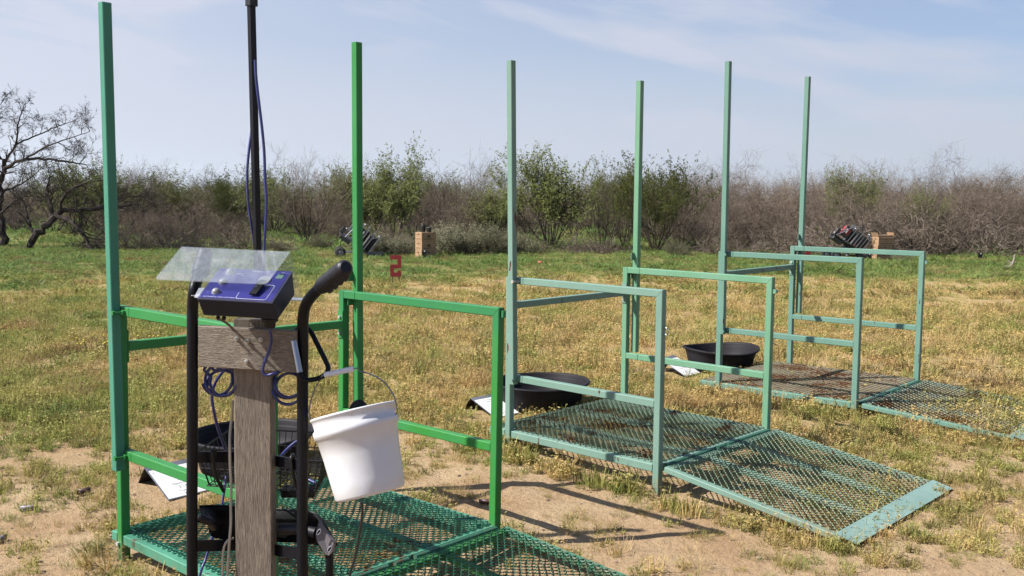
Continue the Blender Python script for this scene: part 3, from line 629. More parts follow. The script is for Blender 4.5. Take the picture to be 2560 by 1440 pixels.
coil(553, 950, 2.245, [(0, 0, 40, 40, 60, -230), (6, 4, 34, 36, 130, -200), (-10, -4, 38, 42, 150, -160), (3, 8, 38, 32, 190, -30)], 'coil of blue cable hanging under the left end of the board',
     [(575, 920, 2.27), (545, 945, 2.28), (530, 985, 2.285), (535, 1030, 2.29), (545, 1070, 2.31), (560, 1112, 2.35), (566, 1135, 2.37)])
coil(722, 955, 2.235, [(0, 0, 36, 38, 60, -200), (-2, 12, 40, 44, 160, -190), (2, 22, 38, 44, 160, -40), (-3, 4, 40, 36, 40, -200)], 'coil of blue cable hanging under the right end of the board, behind the right tube')
cable('cable', [at(582, 1002, 2.262), at(580, 1040, 2.262), at(576, 1075, 2.262), at(574.5, 1110, 2.25), at(575, 1160, 2.25), at(578, 1215, 2.252), at(577, 1270, 2.252), at(577, 1310, 2.25), at(573, 1360, 2.25), at(570, 1410, 2.25), at(568, 1450, 2.25), at(560, 1600, 2.26), V((-.66, 2.3, gzc+.02)), V((-.9, 2.6, G(-.9, 2.6)+.01))], .0032, M['beige'], 'cream cable running down the left edge of the wood-look post')
cable('cable', [at(583, 1346, 2.275), at(571, 1350, 2.262), at(561, 1366, 2.258), at(557, 1395, 2.255), at(556, 1450, 2.25), at(552, 1600, 2.26), V((-.68, 2.28, gzc+.02)), V((-1.0, 2.5, G(-1, 2.5)+.01))], .0030, M['beige'], 'cream cable looping out low at the left edge of the post')
cable('cable', [at(542, 798, 2.16), at(553, 800, 2.165), at(565, 807, 2.18), at(578, 818, 2.205), at(590, 835, 2.222), at(600, 860, 2.24)], .0028, plain('tan_cable', (.22, .16, .13), .6), 'thin tan cable curling from the bottom of the control box to the post')
cable('cable', [at(566, 1190, 2.42), at(560, 1230, 2.40), at(550, 1290, 2.38), at(530, 1345, 2.36), at(515, 1395, 2.34), at(500, 1440, 2.32), at(480, 1560, 2.36), V((-.8, 2.5, G(-.8, 2.5)+.01))], .0032, M['bluecable'], 'blue cable running from the basket down between the left tube and the post')
cable('cable', [at(905, 1255, 2.19), at(906, 1275, 2.19), at(904, 1300, 2.19), at(897, 1345, 2.19), at(887, 1395, 2.19), at(874, 1440, 2.19), at(850, 1560, 2.2), V((-.5, 2.3, gzc+.02)), V((-.55, 2.6, G(-.55, 2.6)+.02))], .0030, M['blackcable'], 'black cable dropping from behind the white bucket')

# ------------------------------------------------------------------ carabiner
def carabiner():
    q = [(744, 823, 2.245), (760, 818, 2.25), (776, 828, 2.24), (797, 868, 2.225), (816, 906, 2.21), (820.5, 922, 2.20), (813, 936, 2.195), (792, 947, 2.185), (765, 950, 2.18), (752, 942, 2.18), (745, 920, 2.185), (737, 880, 2.19), (731, 846, 2.205), (733, 832, 2.225)]
    pts = [at(*p) for p in q]; ring = MB(); P_ = [pts[-1]]+pts+pts[:2]; out = []
    for i in range(1, len(P_)-2):
        a, b, c, d = P_[i-1:i+3]
        for j in range(5): t = j/5; out.append(.5*((2*b)+(c-a)*t+(2*a-5*b+4*c-d)*t*t+(-a+3*b-3*c+d)*t**3))
    ring.tube(out, .0058, 12, closed=True); root = ring.build('carabiner', M['blackpaint'], None, loc=pts[0]); tag(root, 'big black carabiner with a silver gate clipped round the right cart tube', 'carabiner')
    MB().tube([at(734, 852, 2.183), at(749, 931, 2.168)], .0072, 12).build('gate', M['silver'], root)
carabiner()

# ------------------------------------------------------------------ white bucket
def bucket():
    top = at(882, 1027, 2.17); bot = at(927, 1236, 2.13); ax = (bot-top).normalized(); h = (bot-top).length; rt_, rb = 107/F_PX*2.17*.985, 90/F_PX*2.13
    root = empty('bucket', bot, 'white plastic bucket hanging tilted from the carabiner', 'bucket')
    c = lambda t: rt_+(rb-rt_)*t
    prof = [(c(0)-.0025, 0), (c(0)+.001, -.0008), (c(0)+.0032, .001), (c(0)+.0028, .004), (c(0)+.0006, .006), (c(.14)+.0003, h*.135), (c(.15)+.0055, h*.16), (c(.16)+.0058, h*.235), (c(.18)+.0008, h*.255), (c(.5), h*.5), (c(.8), h*.8), (c(.97), h*.965), (c(1)-.002, h*.99), (c(1)-.006, h), (.0002, h+.0005)]
    MB().lathe(top, ax, prof, 64).build('body', M['bucket'], root)
    MB().lathe(top, ax, [(c(0)-.0025, 0), (c(0)-.0035, .004), (c(.5)-.003, h*.5), (c(1)-.005, h*.96), (.0002, h*.97)], 64).build('lining', M['bucket'], root)
    w_ = MB(); w_.tube(smooth_path([at(986, 1038, 2.15), at(993, 1030, 2.145), at(990, 1008, 2.15), at(982, 985, 2.155), at(966, 962, 2.16), at(946, 945, 2.165), at(922, 934, 2.17), at(900, 928, 2.17), at(893, 921, 2.17), at(884, 922, 2.17), at(812, 937, 2.18), at(799, 951, 2.19), at(786, 975, 2.195), at(778, 1000, 2.2), at(773, 1025, 2.2), at(776, 1052, 2.195)], 6), .0016, 8)
    bail = w_.build('bail', M['wire'], root)
    MB().tube([at(812, 937, 2.18), at(880, 923, 2.17), at(884, 922, 2.17)], [.0062, .0062, .0055], 14).build('bail_grip', M['bucket'], bail)
    MB().ball(at(986, 1038, 2.148), .0035, 6).build('bail_ear', M['bucket'], root)
bucket()
def pouch():
    c_ = at(896, 1024, 2.19); mb = MB().ball(c_, .021, 10, sq=(1, .8, 1.0)); o = mb.build('remote', M['yellowtag'] if 0 else plain('dark_green_plastic', (.008, .022, .018), .45), None, loc=c_); tag(o, 'small dark rounded remote lying in the white bucket', 'remote')
    MB().tube(smooth_path([at(876, 1030, 2.175), at(880, 1015, 2.17), at(890, 1005, 2.168), at(902, 1003, 2.168), (at(914, 1012, 2.172))], 5), .004, 8).build('strap', M['plastic'], o)
pouch()

# ------------------------------------------------------------------ wire basket hooked over the crossbar
def basket():
    """wire basket: rim sits just under the crossbar, hangs behind it"""
    rim = [at(478, 1128, 2.32), at(810, 1150, 2.26), at(760, 1096, 2.60), at(530, 1080, 2.66)]
    root = empty('wire_basket', (rim[0]+rim[2])/2, 'black wire basket hooked on the upper crossbar behind the post', 'basket')
    fl_ = at(488, 1133, 2.345); fr_ = at(806, 1154, 2.315); bl_ = fl_+V((.03, .22, 0)); br_ = fr_+V((0, .23, .0))
    h = .085; top = [fl_, fr_, br_, bl_]; top = [p+V((0, 0, .0)) for p in top]; top[2] = top[2]+V((0, 0, .012)); top[3] = top[3]+V((0, 0, .012))
    cen = sum(top, V())/4; bot = [cen+(p-cen)*.86-V((0, 0, h)) for p in top]
    def edge(a, b, r_, nm, mb): mb.tube([a, b], r_, 6)
    rm = MB(); rm.tube(top, .0028, 8, closed=True, smooth=False); rm.build('rim', M['plastic'], root)
    mid = [(a*.55+b*.45) for a, b in zip(top, bot)]; mb = MB(); mb.tube(mid, .0013, 6, closed=True, smooth=False); mb.tube(bot, .0016, 6, closed=True, smooth=False)
    for k in range(4):
        a, b, c, d = top[k], top[(k+1) % 4], bot[k], bot[(k+1) % 4]; n = 17 if k % 2 == 0 else 10
        for i in range(n): t = (i+.5)/n; mb.tube([a.lerp(b, t), c.lerp(d, t)], .0012, 5, caps=False)
    mb.build('wire_sides', M['plastic'], root); mb = MB()
    for i in range(17): t = (i+.5)/17; mb.tube([bot[0].lerp(bot[1], t), bot[3].lerp(bot[2], t)], .0012, 5, caps=False)
    for i in range(9): t = (i+.5)/9; mb.tube([bot[0].lerp(bot[3], t), bot[1].lerp(bot[2], t)], .0012, 5, caps=False)
    mb.build('wire_floor', M['plastic'], root)
    for (x, y, Y) in ((533, 1128, 2.252), (731, 1143, 2.228)):
        p = at(x, y, Y); MB().tube(smooth_path([p+V((0, .02, -.03)), p+V((0, .012, .0)), p+V((0, -.002, .004)), p+V((0, -.010, -.006)), p+V((.006, .0, -.06)), p+V((.014, .03, -.105))], 5), .0042, 8).build('hook', M['plastic'], root)
basket()
cable('cable', [at(790, 1208, 2.36), at(765, 1196, 2.38), at(742, 1180, 2.36), at(722, 1168, 2.33), at(700, 1150, 2.36), at(712, 1130, 2.40), at(742, 1104, 2.42), at(765, 1100, 2.42)], .0042, M['bluecable'], 'thick blue cable bundled inside the wire basket')
o = MB().box(at(700, 1246, 2.36), (.085, 0, 0), (.0, .05, 0), (.0, 0, .022)); o = o.build('battery_pack', M['plastic'], None, loc=at(700, 1246, 2.36)); tag(o, 'flat black battery pack lying in the wire basket', 'battery pack'); bv = o.modifiers.new('b', 'BEVEL'); bv.width = .005; bv.segments = 3

# ------------------------------------------------------------------ feed tubs in front of the stands
def feed_tub(cx, cy, r, h, label, tilt=0., wb=.0):
    g = G(cx, cy); root = empty('feed_tub', (cx, cy, g), label, 'tub', 'black rubber tubs in front of the stands')
    def warp(p, q, hh): return p+V((0, 0, (hh/h)*(wb*math.cos(2*q+.8)+tilt*math.cos(q+.5))))
    prof = [(.001, .004), (r*.74, .004), (r*.79, .02), (r*.90, h*.80), (r*.905, h*.82), (r*.925, h*.835), (r*.93, h*.90), (r*.985, h*.915), (r*1.0, h*.95), (r*.99, h*.985), (r*.965, h), (r*.945, h*.985), (r*.93, h*.93), (r*.87, h*.6), (r*.75, .03), (.001, .025)]
    MB().lathe((cx, cy, g), (0, 0, 1), prof, 64, warp=warp).build('tub_body', M['tub'], root)
feed_tub(at(630, 1130, 5.42).x, 5.42, .352, .22, 'black rubber tub behind the wood-look post, in front of the nearest stand', .006, .004)
feed_tub(at(1351, 1000, 6.95).x, 6.95, .355, .195, 'black rubber tub at the front corner of the middle stand', .004, .004)
feed_tub(at(1801, 900, 8.5).x, 8.5, .334, .20, 'warped black rubber tub at the front of the farthest stand', .004, .014)

# ------------------------------------------------------------------ shooting-menu placards
def placard(R0, yaw, down_, label, lines, zg):
    B_ = V((-math.sin(yaw), math.cos(yaw), 0)); A_ = V(down_); wd = .245; th = .003
    root = empty('menu_placard', (R0[0], R0[1], zg), label, 'placard', 'menu placards in front of the stands'); R0 = V(R0)
    n = B_.cross(A_).normalized(); n = n if n.z > 0 else -n
    a, b, c, d = R0, R0+B_*wd, R0+B_*wd+A_, R0+A_
    MB().hexa([a-n*th, d-n*th, c-n*th, b-n*th, a, d, c, b]).build('plate', M['alu'], root)
    back = V((-A_.x*.35, -A_.y*.35, -(R0.z-zg)))
    MB().hexa([a-n*th, b-n*th, b+back, a+back, a-n*th-V((0, 0, th)), b-n*th-V((0, 0, th)), b+back+A_*.01, a+back+A_*.01]).build('back_leg', M['alub'], root)
    s0, s1 = .02, .985
    def q(u, v, h): return a+B_*(wd*u)+A_*v+n*h
    u0, u1, v0, v1 = .03, .97, .13, .98
    sheet = MB().hexa([q(u0, v0, .0004), q(u0, v1, .0004), q(u1, v1, .0004), q(u1, v0, .0004), q(u0, v0, .0016), q(u0, v1, .0016), q(u1, v1, .0016), q(u1, v0, .0016)]).build('printed_sheet', M['paper'], root)
    An = A_.normalized(); AL = A_.length
    for (s_, u, v, sz, mt) in lines: text_mesh(s_, sz, frame(q(u, v, .0018), B_, -A_), M[mt], 'lettering', sheet)
    return root
def menu(t1, t2, t3): return [('5 - STAND', .5, .24, .019, 'ink'), ('POSITION', .5, .315, .018, 'ink'), ('Simple', .5, .43, .019, 'inkg'), (t1, .5, .54, .026, 'ink'), ('Report Pair', .5, .645, .020, 'inkg'), (t2, .5, .755, .026, 'ink'), ('True Pair', .5, .855, .020, 'inkg'), (t3, .5, .955, .024, 'ink'), ('5/50', .1, .22, .009, 'inkg')]
g_ = G(-1.75, 4.95)
placard((-1.946, 5.12, g_+.12), -.7163, (.196, -.20, -.113), 'white menu sheet on a bent metal plate behind the left cart tube', menu('3', '2 - 4', '6/1'), g_)
g_ = G(-.15, 6.7)
placard((-.28, 6.76, g_+.10), -.7549, (.178, -.235, -.088), 'white menu sheet on a bent metal plate beside the middle stand, behind its front post', menu('1', '4 - 5', '2/6'), g_)
g_ = G(1.4, 8.2)
placard((1.269, 8.367, g_+.135), -.7291, (.196, -.225, -.118), 'white menu sheet on a bent metal plate left of the warped tub', menu('6', '2 - 3', '5/4'), g_)

# ------------------------------------------------------------------ spent shells and bits on the ground
def shell(px, py, Y, ang_, ln, r_, mat, label, head=True, end=False):
    p = at(px, py, Y); g = G(p.x, p.y); c = V((p.x, p.y, g+r_+.004)); d = V((math.cos(ang_), math.sin(ang_), 0)); root = empty('spent_shell', c, label, 'shotgun shell', 'spent shotgun shells on the ground')
    mb = MB(); mb.lathe(c-d*ln/2, d, [(r_*.8, ln*.03), (r_*.8, 0), (r_, 0), (r_, ln*.8), (r_, ln), (r_*.8, ln), (r_*.8, .02*ln)], 18); mb.build('hull', mat, root)
    if head: MB().lathe(c+d*ln/2, d, [(r_*1.02, -.012), (r_*1.04, -.001), (r_*1.1, 0), (r_*1.1, .002), (.0005, .002)], 18).build('brass_head', M['brass'], root)
shell(210, 1247, 4.98, R(60), .062, .0155, M['hullred'], 'dark brown spent shell standing open on the dirt left of the nearest stand', False)
shell(70, 1298, 4.72, R(22), .072, .0110, M['hullgrey'], 'pale grey spent shell on the dirt at the left edge')
shell(1212, 1265, 4.9, R(2), .06, .012, M['hullred'], 'red brown spent shell beside the bright green rear post', True)
shell(2, 1374, 4.3, R(70), .05, .012, M['hullgrey'], 'spent shell cut off by the left edge of the photo')
p = at(1350, 664, 21.8); c_ = MB().lathe((p.x, p.y, G(p.x, p.y)+.06), (.2, -.3, 1), [(.001, .03), (.03, .03), (.045, .022), (.054, .012), (.055, 0), (.05, -.002), (.001, -.002)], 24); o = c_.build('clay_target', M['coral'], None, loc=p); tag(o, 'orange clay target lying in the green grass', 'clay target')

# ------------------------------------------------------------------ stacks of target boxes
def target_box(c, yaw, w_, d_, h, label, grp, open_=False, logo=0):
    u = V((math.cos(yaw), math.sin(yaw), 0)); v_ = V((-math.sin(yaw), math.cos(yaw), 0)); c = V(c)
    root = empty('target_box', c, label, 'cardboard box', grp); o = c-u*w_/2-v_*d_/2
    b = MB().box(o, u*w_, v_*d_, V((0, 0, h))).build('carton', M['card'], root); bv_ = b.modifiers.new('b', 'BEVEL'); bv_.width = .004
    fr = o-v_*.0015; sd = o-u*.0015
    for (org, ex, nx_, wid) in ((o, u, -v_, w_), (o+v_*d_, -v_, -u, d_)):
        f = lambda x, z: org+ex*(wid*x)+V((0, 0, h*z))+nx_*.001
        up = V((0, 0, 1)); tx = ex; sz = .034 if wid > .3 else .026
        if logo != 1 or wid < .3:
            for s_, x in (('WHITE', .26), ('FLYER', .76)): text_mesh(s_, sz, frame(f(x, .68), tx, up), M['cardink'], 'box_print', b)
            mk = MB(); zc_ = .74
        else: mk = MB(); zc_ = .5
        k = .055 if logo == 1 and wid > .3 else .028; p0 = f(.5, zc_)
        # simple winged emblem
        for (x0, z0, x1, z1) in ((-1, .9, 1, -.6), (-.8, -.6, .9, .8), (-.3, .2, -.9, .1), (.1, .4, .2, 1.2)): mk.tube([p0+tx*x0*k+up*z0*k*.8, p0+tx*(x0+x1)/2*k+up*(z0+z1)/2*k*.7, p0+tx*x1*k+up*z1*k*.8], [k*.10, k*.26, k*.08], 6)
        if k > .05: mk.tube([p0+tx*(1.2*k*math.cos(R(q)))+up*(-k*.75+k*.35*math.sin(R(q))) for q in range(180, 361, 30)], k*.08, 6)
        mk.build('emblem', M['cardink'], b)
        ln_ = MB(); ln_.box(f(.12, .22), tx*wid*.76, nx_*.001, up*h*.05); ln_.build('printed_line', M['cardink'], b)
    if open_:
        for (a_, b_, tilt, nm) in ((o, o+v_*d_, -u, 'flap'), (o+u*w_, o+u*w_+v_*d_, u, 'flap')):
            dz = (V((0, 0, 1))*.9+tilt*.35*(1 if a_ is o else -.45)).normalized()*.12; t_ = u*.004
            a2, b2 = a_+V((0, 0, h+.002)), b_+V((0, 0, h+.002)); MB().hexa([a2, b2, b2+t_, a2+t_, a2+dz, b2+dz, b2+dz+t_, a2+dz+t_]).build('flap', M['cardin'], root)
        MB().box(o+u*.02+v_*.01+V((0, 0, h+.002)), u*(w_-.04), v_*(d_-.02), V((0, 0, .05))).build('raised_lid', M['card'], root)
    return root
bx = at(1065, 640, 24.2); gb = G(bx.x, bx.y); YAW = R(33)
bx.x = at(1064, 640, 24.2).x
for k, nm in enumerate(('bottom', 'middle', 'top')):
    target_box((bx.x, 24.2, gb-.04+k*.222), R(38)+R((0, 1.5, .5)[k]), .42, .29, .218, '%s cardboard target box of the stack right of the red figure' % {'bottom': 'lowest', 'middle': 'middle', 'top': 'top'}[nm], 'cardboard target boxes beside the left machine', logo=0 if k == 0 else 1)
for j, (dx, r_, h) in enumerate(((-.06, .055, .175), (.085, .05, .12))):
    mb = MB(); n = int(h/.018); prof = [(.001, 0)]
    for k in range(n): prof += [(r_, k*.018), (r_*1.03, k*.018+.008), (r_*.97, k*.018+.016)]
    prof += [(r_*.9, h), (.001, h)]; mb.lathe((bx.x+dx, 24.18, gb-.04+.666), (0, 0, 1), prof, 20)
    o = mb.build('target_stack', M['pigeon'], None, loc=(bx.x+dx, 24.18, gb+.62)); tag(o, '%s sleeve of black clay targets on top of the left box stack' % ('taller', 'shorter')[j], 'clay targets', 'sleeves of clay targets')
b2 = at(2205, 650, 25.0); g2 = G(b2.x, b2.y)
for k in range(3):
    target_box((b2.x+(-.04, -.03, .0)[k], 25.0, g2-.02+k*.207), R(13)+R((0, 2, -1)[k]), .43, .30, .203, ('lowest cardboard target box of the stack beside the right machine', 'middle cardboard target box of the stack beside the right machine', 'open topmost cardboard target box beside the right machine')[k], 'cardboard target boxes beside the right machine', open_=(k == 2))

# ------------------------------------------------------------------ clay target throwers
def thrower(px, Y, label, variant):
    c0 = at(px, 640, Y); g = G(c0.x, Y); root = empty('target_thrower', (c0.x, Y, g), label, 'target thrower', 'clay target throwers at the edge of the field')
    al = R(-37); u = V((math.cos(al), 0, math.sin(al))); v_ = V((-math.sin(al), 0, math.cos(al))); y = V((0, 1, 0)); O = V((c0.x-.40, Y, g+.60+.07*variant))
    P = lambda a, b, c: O+u*a+v_*c+y*b
    def bx_(a0, a1, b0, b1, c0_, c1, nm, mat, par=root):
        o = MB().box(P(a0, b0, c0_), u*(a1-a0), y*(b1-b0), v_*(c1-c0_)).build(nm, mat, par); bvv = o.modifiers.new('b', 'BEVEL'); bvv.width = .006; return o
    bx_(-.02, 1.02, -.16, .16, -.04, .0, 'base_plate', M['machinegrey'] if variant == 0 else M['machine'])
    bx_(.02, .30, -.14, .14, -.13, -.045, 'motor_housing', M['machine']); bx_(.42, .62, -.10, .10, -.16, -.045, 'gearbox', M['machine'])
    bx_(.10, .30, -.20, -.02, .14 if variant == 0 else .08, .34, 'control_housing', M['machinegrey'] if variant == 0 else M['machine'])
    bx_(-.04, .06, -.2, -.16, .0, .16, 'arm_bracket', M['machine'])
    if variant:
        bx_(.095, .10, -.19, -.03, .1, .33, 'red_label', M['red']); bx_(.12, .26, -.206, -.201, .14, .30, 'warning_label', M['red']); bx_(.15, .20, -.212, -.208, .17, .28, 'label_mark', M['paper'])
        bx_(.46, .86, -.215, -.19, .03, .11, 'orange_band', M['orange'])
    # magazine of target columns with silver rods
    MB().lathe(P(.56, 0, .0), v_, [(.01, .0), (.29, .0), (.29, .02), (.01, .02)], 32).build('carousel', M['machine'], root)
    for k in range(8):
        q = 2*math.pi*(k+.5)/8; MB().lathe(P(.56+.21*math.cos(q), .21*math.sin(q), .02), v_, [(.058, 0), (.06, .36), (.05, .372), (.001, .372)], 16).build('target_column', M['pigeon'], root)
    for k in range(10):
        q = 2*math.pi*(k+.25)/10; b_ = P(.56+.29*math.cos(q), .29*math.sin(q), .02); w2 = V(u)*(-.012)
        mb = MB().box(b_-u*.010-y*.006, u*.020, y*.012, v_*.46); mb.box(b_-u*.010-y*.006+v_*.461, -(b_-P(.56, 0, .02)).normalized()*.05, y*.012, v_*.018); mb.build('guide_rod', M['silver'], root)
    # throwing-arm guard: bowed strip
    if variant: arc = [P(.02, -.24, -.02), P(.12, -.25, .15), P(.22, -.25, .36), P(.36, -.25, .50), P(.44, -.24, .50), P(.45, -.23, .44)]
    else: arc = [P(.16, -.23, -.01), P(.19, -.24, .2), P(.24, -.24, .42), P(.29, -.24, .5)]
    MB().tube(smooth_path(arc, 6), .014, 8).build('arm_guard', M['machinegrey'] if variant else M['alu'], root)
    for q in ((-.02, -.1, .02), (.06, -.19, .17)): MB().ball(P(*q), .022, 6).build('knob', M['silver'], root)
    # cart
    wx = c0.x-.36+(-.04 if not variant else -.02)
    for k, dy in enumerate((-.22, .24)):
        cc = V((wx+(.0 if k == 0 else -.10), Y+dy, g+.125)); wv_ = MB().lathe(cc-y*.025, y, [(.07, 0), (.12, .0), (.127, .012), (.127, .038), (.12, .05), (.07, .05)], 28).build('wheel', M['tyre'], root)
        MB().lathe(cc-y*.022, y, [(.0005, -.004), (.02, -.004), (.022, .006), (.06, .010), (.076, 0), (.076, .044), (.0005, .044)], 24).build('rim', M['rim'], wv_)
    a_ = V((wx, Y, g+.125)); MB().tube([a_-y*.24, a_+y*.26], .012, 8).build('axle', M['machine'], root)
    MB().bar(V((wx, Y-.02, g+.11)), V((c0.x+.62, Y-.02, g+.07)), y, V((0, 0, 1)), .05, .04).build('chassis', M['alu'] if not variant else M['machine'], root)
    MB().tube([V((c0.x-.02, Y, g+.1)), P(.55, 0, -.1)], .05, 10).build('pivot_post', M['alu'], root); MB().tube([V((c0.x+.55, Y, g+.09)), P(.98, 0, -.03)], .018, 8).build('strut', M['machine'], root)
    MB().hexa([V((c0.x+.30, Y-.14, g+.01)), V((c0.x+.58, Y-.14, g+.01)), V((c0.x+.58, Y+.14, g+.01)), V((c0.x+.30, Y+.14, g+.01)), V((c0.x+.22, Y-.16, g+.13)), V((c0.x+.60, Y-.16, g+.13)), V((c0.x+.60, Y+.16, g+.13)), V((c0.x+.22, Y+.16, g+.13))]).build('skid', M['machinegrey'], root)
thrower(896, 24.0, 'black clay target thrower on two wheels, partly hidden by the tall bright green upright', 0)
thrower(2120, 25.2, 'black clay target thrower with an orange band, left of the open cardboard box', 1)

# red station figures
def red_figure(px0, px1, py0, py1, Y, label):
    tl, br_ = at(px0, py0, Y), at(px1, py1, Y); W2 = br_.x-tl.x; H2 = tl.z-br_.z; g = G(tl.x, Y); z1 = max(tl.z, g+H2*.9); y = V((0, .02, 0)); t = .34
    root = empty('figure_sign', (tl.x+W2/2, Y, g), label, 'sign', 'red figures in the field'); X = lambda a, b: V((tl.x+W2*a, Y, z1-H2*b)); k = .19
    pts = [(0, 0), (1, 0), (1, .61), (.33, .61), (.33, .80), (.66, .80), (.66, .72), (1, .72), (1, 1), (.08, 1), (.02, .96), (0, .44), (.67, .42), (.67, .19), (0, .19)]
    n = len(pts); mb = MB().add([X(*p) for p in pts]+[X(*p)+y for p in pts], [tuple(range(n)), tuple(range(n, 2*n))[::-1]]+[(i, n+i, n+(i+1) % n, (i+1) % n) for i in range(n)]); mb.build('figure', M['red'], root)
    for a in (.2, .8): MB().tube([X(a, .95)+V((0, .03, 0)), V((tl.x+W2*a, Y+.03, g-.02))], .008, 6).build('stake', M['alub'], root)
red_figure(975, 1003, 638, 692, 16.5, 'red block figure standing in the green grass left of the stacked boxes')
red_figure(1992, 2026, 620, 660, 24.6, 'red block figure mostly hidden behind the far uprights of the farthest stand')

# wireless receivers
def receiver(px, py, Y, sc, label, z0=None):
    p = at(px, py, Y); g = G(p.x, Y); z0 = g if z0 is None else z0; root = empty('receiver', (p.x, Y, z0), label, 'radio receiver', 'small black radio receivers')
    b = MB().box((p.x-.055*sc, Y-.03, z0+.06), (.11*sc, 0, 0), (0, .05, 0), (0, 0, .15*sc)).build('housing', M['plastic'], root); bv_ = b.modifiers.new('b', 'BEVEL'); bv_.width = .01
    MB().box((p.x-.01, Y-.034, z0+.06+.11*sc), (.03, 0, 0), (0, .003, 0), (0, 0, .03)).build('label_plate', M['paper'], root)
    MB().tube([(p.x, Y, z0-.02), (p.x, Y, z0+.07)], .012, 8).build('stake', M['plastic'], root)
    MB().tube([(p.x, Y, z0+.06+.15*sc), (p.x-.005, Y, z0+.06+.15*sc+.3*(1 if z0 == g and px > 2000 else .12))], .005, 6).build('antenna', M['plastic'], root)
receiver(1061, 640, 23.9, .9, 'small black receiver standing against the left box stack', None)
receiver(2450, 640, 25.4, 1.0, 'small black receiver with a thin antenna, alone on the grass at right')
receiver(2172, 650, 24.7, .9, 'small black receiver on the ground left of the right box stack')

# ------------------------------------------------------------------ shrubs and trees
def prism(mb_v, mb_f, pts, rads, n=3):
    m = len(pts); o = len(mb_v); t = (pts[-1]-pts[0]); t.normalize(); a = t.orthogonal().normalized(); b = t.cross(a)
    for p, r_ in zip(pts, rads):
        for k in range(n): q = 2*math.pi*k/n; mb_v.append(p+(a*math.cos(q)+b*math.sin(q))*r_)
    for i in range(m-1):
        for k in range(n): mb_f.append((o+i*n+k, o+i*n+(k+1) % n, o+(i+1)*n+(k+1) % n, o+(i+1)*n+k))
class Plant:
    def __init__(s, seed): s.r = random.Random(seed); s.sv = []; s.sf = []; s.tv = []; s.tf = []; s.lv = []; s.lf = []
    def rv(s): return V((s.r.gauss(0, 1), s.r.gauss(0, 1), s.r.gauss(0, 1)))
    def path(s, p, d, ln, n, wob, up):
        pts = [p.copy()]; d = d.normalized()
        for i in range(n): d = (d+s.rv()*wob+V((0, 0, up))).normalized(); p = p+d*(ln/n); pts.append(p.copy())
        return pts
    def leaf(s, p, sz, nrm=None):
        a = s.rv().normalized(); b = a.orthogonal().normalized(); o = len(s.lv); k = sz*(.6+.8*s.r.random())
        s.lv += [p-a*k, p+b*k*.45, p+a*k, p-b*k*.45]; s.lf.append((o, o+1, o+2, o+3))
    def grow(s, p, d, ln, r_, lev, P):
        n, wob, up = P['n'][lev], P['wob'][lev], P['up'][lev]; pts = s.path(p, d, ln, n, wob, up)
        rads = [r_*(1-.62*i/n) for i in range(n+1)]
        if lev <= P['thick']: prism(s.sv, s.sf, pts, rads, 5 if lev == 0 else 4)
        else: prism(s.tv, s.tf, pts, rads, 3)
        if lev+1 < len(P['n']):
            k = P['kids'][lev]; k = int(k*(.75+.5*s.r.random()))
            for i in range(k):
                t = P['t0'][lev]+(1-P['t0'][lev])*s.r.random(); x = t*n; j = min(int(x), n-1); q = pts[j].lerp(pts[j+1], x-j); dd = (pts[j+1]-pts[j]).normalized()
                side = s.rv(); side = (side-dd*side.dot(dd)).normalized(); a = P['ang'][lev]*(.7+.6*s.r.random())
                s.grow(q, dd*math.cos(a)+side*math.sin(a), ln*P['ratio'][lev]*(.6+.7*s.r.random()), max(P['rmin'], r_*(1-.6*t)*P['rr'][lev]), lev+1, P)
        if P.get('leaf') and lev >= P['leaflev'] and pts[-1].z > P.get('leafz', 0):
            for q in pts[1:]:
                for _ in range(P['leaf']): s.leaf(q+s.rv()*P['lspread'], P['lsize'])
    def objs(s, root, ms, mt, ml=None, names=('stems', 'twigs', 'foliage')):
        for vs, fs, m_, nm in ((s.sv, s.sf, ms, names[0]), (s.tv, s.tf, mt, names[1]), (s.lv, s.lf, ml, names[2])):
            if not fs or m_ is None: continue
            me = bpy.data.meshes.new(nm); me.from_pydata(vs, [], fs); me.materials.append(m_); o = bpy.data.objects.new(nm, me); S.collection.objects.link(o); o.parent = root
